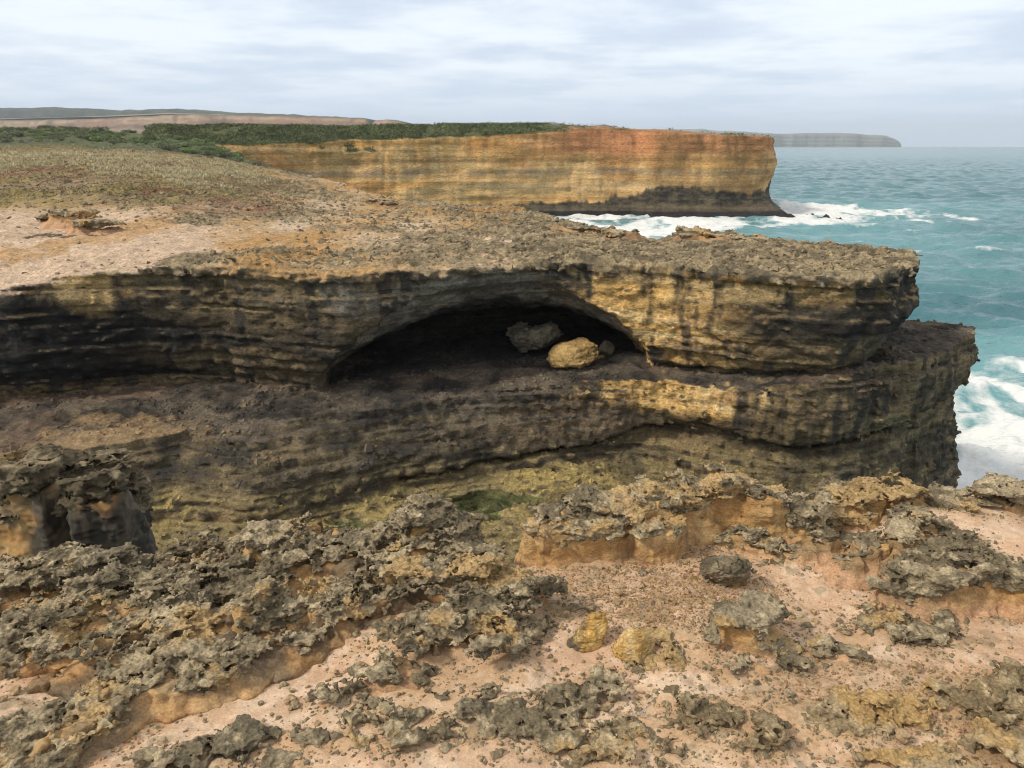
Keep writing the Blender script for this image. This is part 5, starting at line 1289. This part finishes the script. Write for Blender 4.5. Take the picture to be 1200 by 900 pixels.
    def put_shrub(k, x, y, s, z=None):
        me, lab, grp = kinds[k]
        if z is None: z = float(ztop_full(np.array([x]), np.array([y]), karst_mask(np.array([x]), np.array([y])))[0])
        o = obj('shrub', me, None, (x, y, z-.1), lab, 'shrub', grp)
        o.rotation_euler = (0, 0, R_.uniform(0, 6.28)); o.scale = (s, s, s*R_.uniform(.8, 1.15))
    cnt = 0; tries = 0; rest = []
    while cnt < 360 and tries < 30000:
        tries += 1
        q = R_.uniform(-.82, -.30); y = R_.uniform(165, 335); x = q*y
        lo = np.interp(q, [-.8, -.64, -.5, -.42, -.33, -.27], [212, 208, 200, 186, 180, 185])+8*float(pnoise(x/15, 0., 0., 3))
        if y < lo: continue
        if polydist(np.array([x]), np.array([y]), P1)[0] > -1.5: continue
        if R_.random() > 1.25-(y-lo)/170: continue
        near_ = (y-lo) < 14
        u = R_.random()
        if near_: k = 2 if u < .5 else (3 if u < .7 else 0)
        else: k = 0 if u < (.62 if q < -.5 else .35) else (1 if u < .9 else 2)
        s = R_.uniform(.55, 1.15)*(1.0 if not near_ else .75)
        if cnt < 215: put_shrub(k, x, y, s)
        else: rest.append((k, x, y, s))
        cnt += 1
    # the rest of the thicket, further off, as one mass
    VV, QQ, CC = [], [], []; off = 0
    for k, x, y, s in rest:
        me = kinds[k][0]; nv = len(me.vertices)
        v = np.empty(nv*3, f32); me.vertices.foreach_get('co', v); v = v.reshape(-1, 3)*s
        cc = np.empty(nv*4, f32); me.attributes['tone'].data.foreach_get('color', cc)
        z = float(ztop_full(np.array([x]), np.array([y]), karst_mask(np.array([x]), np.array([y])))[0])
        t = R_.uniform(0, 6.28); c, s_ = math.cos(t), math.sin(t)
        VV.append(np.stack([v[:, 0]*c-v[:, 1]*s_+x, v[:, 0]*s_+v[:, 1]*c+y, v[:, 2]+z-.1], 1)); QQ.append(np.arange(nv).reshape(-1, 4)+off); CC.append(cc.reshape(-1, 4)[:, :3]*R_.uniform(.8, 1.2)); off += nv
    obj('thicket', mesh('thicket', np.concatenate(VV), np.concatenate(QQ), LEAF, np.concatenate(CC)), kind='stuff')
    print('shrubs', cnt)

if want('plants') and want('headland'):
    # where the walker stands: a gap in the scrub
    sx_, sy_ = [float(v) for v in at_y(507, 147, 372)][0], 372.0
    jj = np.nonzero((np.abs(HV[:, 0]-sx_) < 0.6) & (HV[:, 1] > 352) & (HV[:, 2] > 25) & (HN[:, 2] > .3))[0]
    j = jj[np.argmax((HV[jj, 2]-H)/HV[jj, 1])]; sx_, sy_ = float(HV[j, 0]), float(HV[j, 1])
    print('person at', px_of(HV[j][None]))
    # --- scrub carpet and bushes on the headland
    up = (HN[:, 2] > .45) & (HV[:, 2] > 28.0)
    I = np.nonzero(up)[0]
    X690 = float(at_y(690, 155, 350)[0]); X560 = float(at_y(560, 155, 350)[0])
    x, y, z = HV[I].T; n1 = pfbm(x/14, y/14, z/10, 61, 4); n3 = pfbm(x/6, y/10, 0*x, 151, 3)
    p = sstep(X690+6, X560, x+10*n1)*sstep(.55, .1, n3+.25*n1)+.10*sstep(.1, .4, n1)
    I = I[R_.random(len(I)) < np.clip(p, 0, 1)*0.30]
    I = I[np.abs(HV[I, 0]-sx_) > 1.8]
    print('scrub', len(I))
    C = np.repeat(HV[I], 9, 0)+R_.normal(0, 1, (9*len(I), 3))*[.75, .75, .35]+[0, 0, .35]
    V, Q = leaf_quads(C, .62, R_, .3)
    t = np.repeat(R_.random(len(I)), 9)*.5+.5*R_.random(len(C)); cl = sstep(-.4, .4, pfbm(C[:, 0]/6, C[:, 1]/9, 0*t, 153, 3))
    col = mixc((.085, .11, .05), (.24, .27, .13), .5*t+.5*cl)
    obj('heath_scrub', mesh('heath_scrub', V, Q, LEAF, np.repeat(col, 4, 0)), kind='stuff')
    k = 0
    for i in R_.permutation(I)[:75]:
        x, y, z = [float(v) for v in HV[i]]
        if HV[i, 0] > X690 or abs(HV[i, 0]-sx_) < 5: continue
        o = obj('shrub', kinds[0 if k % 3 else 1][0], None, (x, y, z-.15), 'rounded green bush in the scrub on top of the headland', 'shrub', 'bushes on the headland')
        s = R_.uniform(.5, .95); o.scale = (s*1.2, s*1.2, s*.8); o.rotation_euler = (0, 0, R_.uniform(0, 6.28)); k += 1

    # --- a walker on the headland skyline
    zg = float(HV[j, 2])
    import bmesh
    me = bpy.data.meshes.new('person'); bm = bmesh.new()
    J = [(0, 0, .95), (0, 0, 1.2), (0, 0, 1.42), (0, 0, 1.53), (0, -.02, 1.68), (.1, 0, .90), (.12, -.02, .5), (.12, .02, .06), (.12, -.12, .03), (-.1, 0, .90), (-.12, .06, .5), (-.12, .12, .06), (-.12, -.02, .03), (.2, 0, 1.40), (.26, .02, 1.13), (.27, -.1, .9), (-.2, 0, 1.40), (-.26, .03, 1.13), (-.26, -.06, .9)]
    Rr = [.18, .19, .20, .07, .12, .12, .09, .06, .05, .12, .07, .05, .04, .07, .05, .035, .07, .05, .035]
    E_ = [(0, 1), (1, 2), (2, 3), (3, 4), (0, 5), (5, 6), (6, 7), (7, 8), (0, 9), (9, 10), (10, 11), (11, 12), (2, 13), (13, 14), (14, 15), (2, 16), (16, 17), (17, 18)]
    vs_ = [bm.verts.new(v) for v in J]
    for a, b in E_: bm.edges.new((vs_[a], vs_[b]))
    bm.to_mesh(me); bm.free()
    po = obj('person', me, None, (sx_, sy_, zg), 'tiny far person in dark clothes standing on the headland skyline', 'person')
    md = po.modifiers.new('skin', 'SKIN'); po.modifiers.new('sub', 'SUBSURF').render_levels = 2
    for v, r_ in zip(me.skin_vertices[0].data if me.skin_vertices else [], Rr): v.radius = (r_, r_)
    pm_ = bpy.data.materials.new('dark clothes'); pm_.use_nodes = True; pm_.node_tree.nodes['Principled BSDF'].inputs['Base Color'].default_value = (.03, .035, .05, 1)
    me.materials.append(pm_)
# ------------------------------------------------------------------ sea air
if want('haze'):
    x0, x1, y0, y1, z0, z1 = -11500, 16000, -16000, 16500, -4.0, 330.0
    V = [(x, y, z) for z in (z0, z1) for y in (y0, y1) for x in (x0, x1)]
    Q = np.array([(0, 2, 3, 1), (4, 5, 7, 6), (0, 1, 5, 4), (2, 6, 7, 3), (0, 4, 6, 2), (1, 3, 7, 5)])
    m = bpy.data.materials.new('sea haze'); m.use_nodes = True; nt = m.node_tree
    nt.nodes.remove(nt.nodes['Principled BSDF'])
    v = nt.nodes.new('ShaderNodeVolumePrincipled'); v.inputs['Color'].default_value = (0.82, 0.92, 1.0, 1); v.inputs['Density'].default_value = 6e-5
    nt.links.new(v.outputs[0], nt.nodes['Material Output'].inputs['Volume'])
    obj('haze', mesh('haze', V, Q, m, smooth=False), kind='stuff')
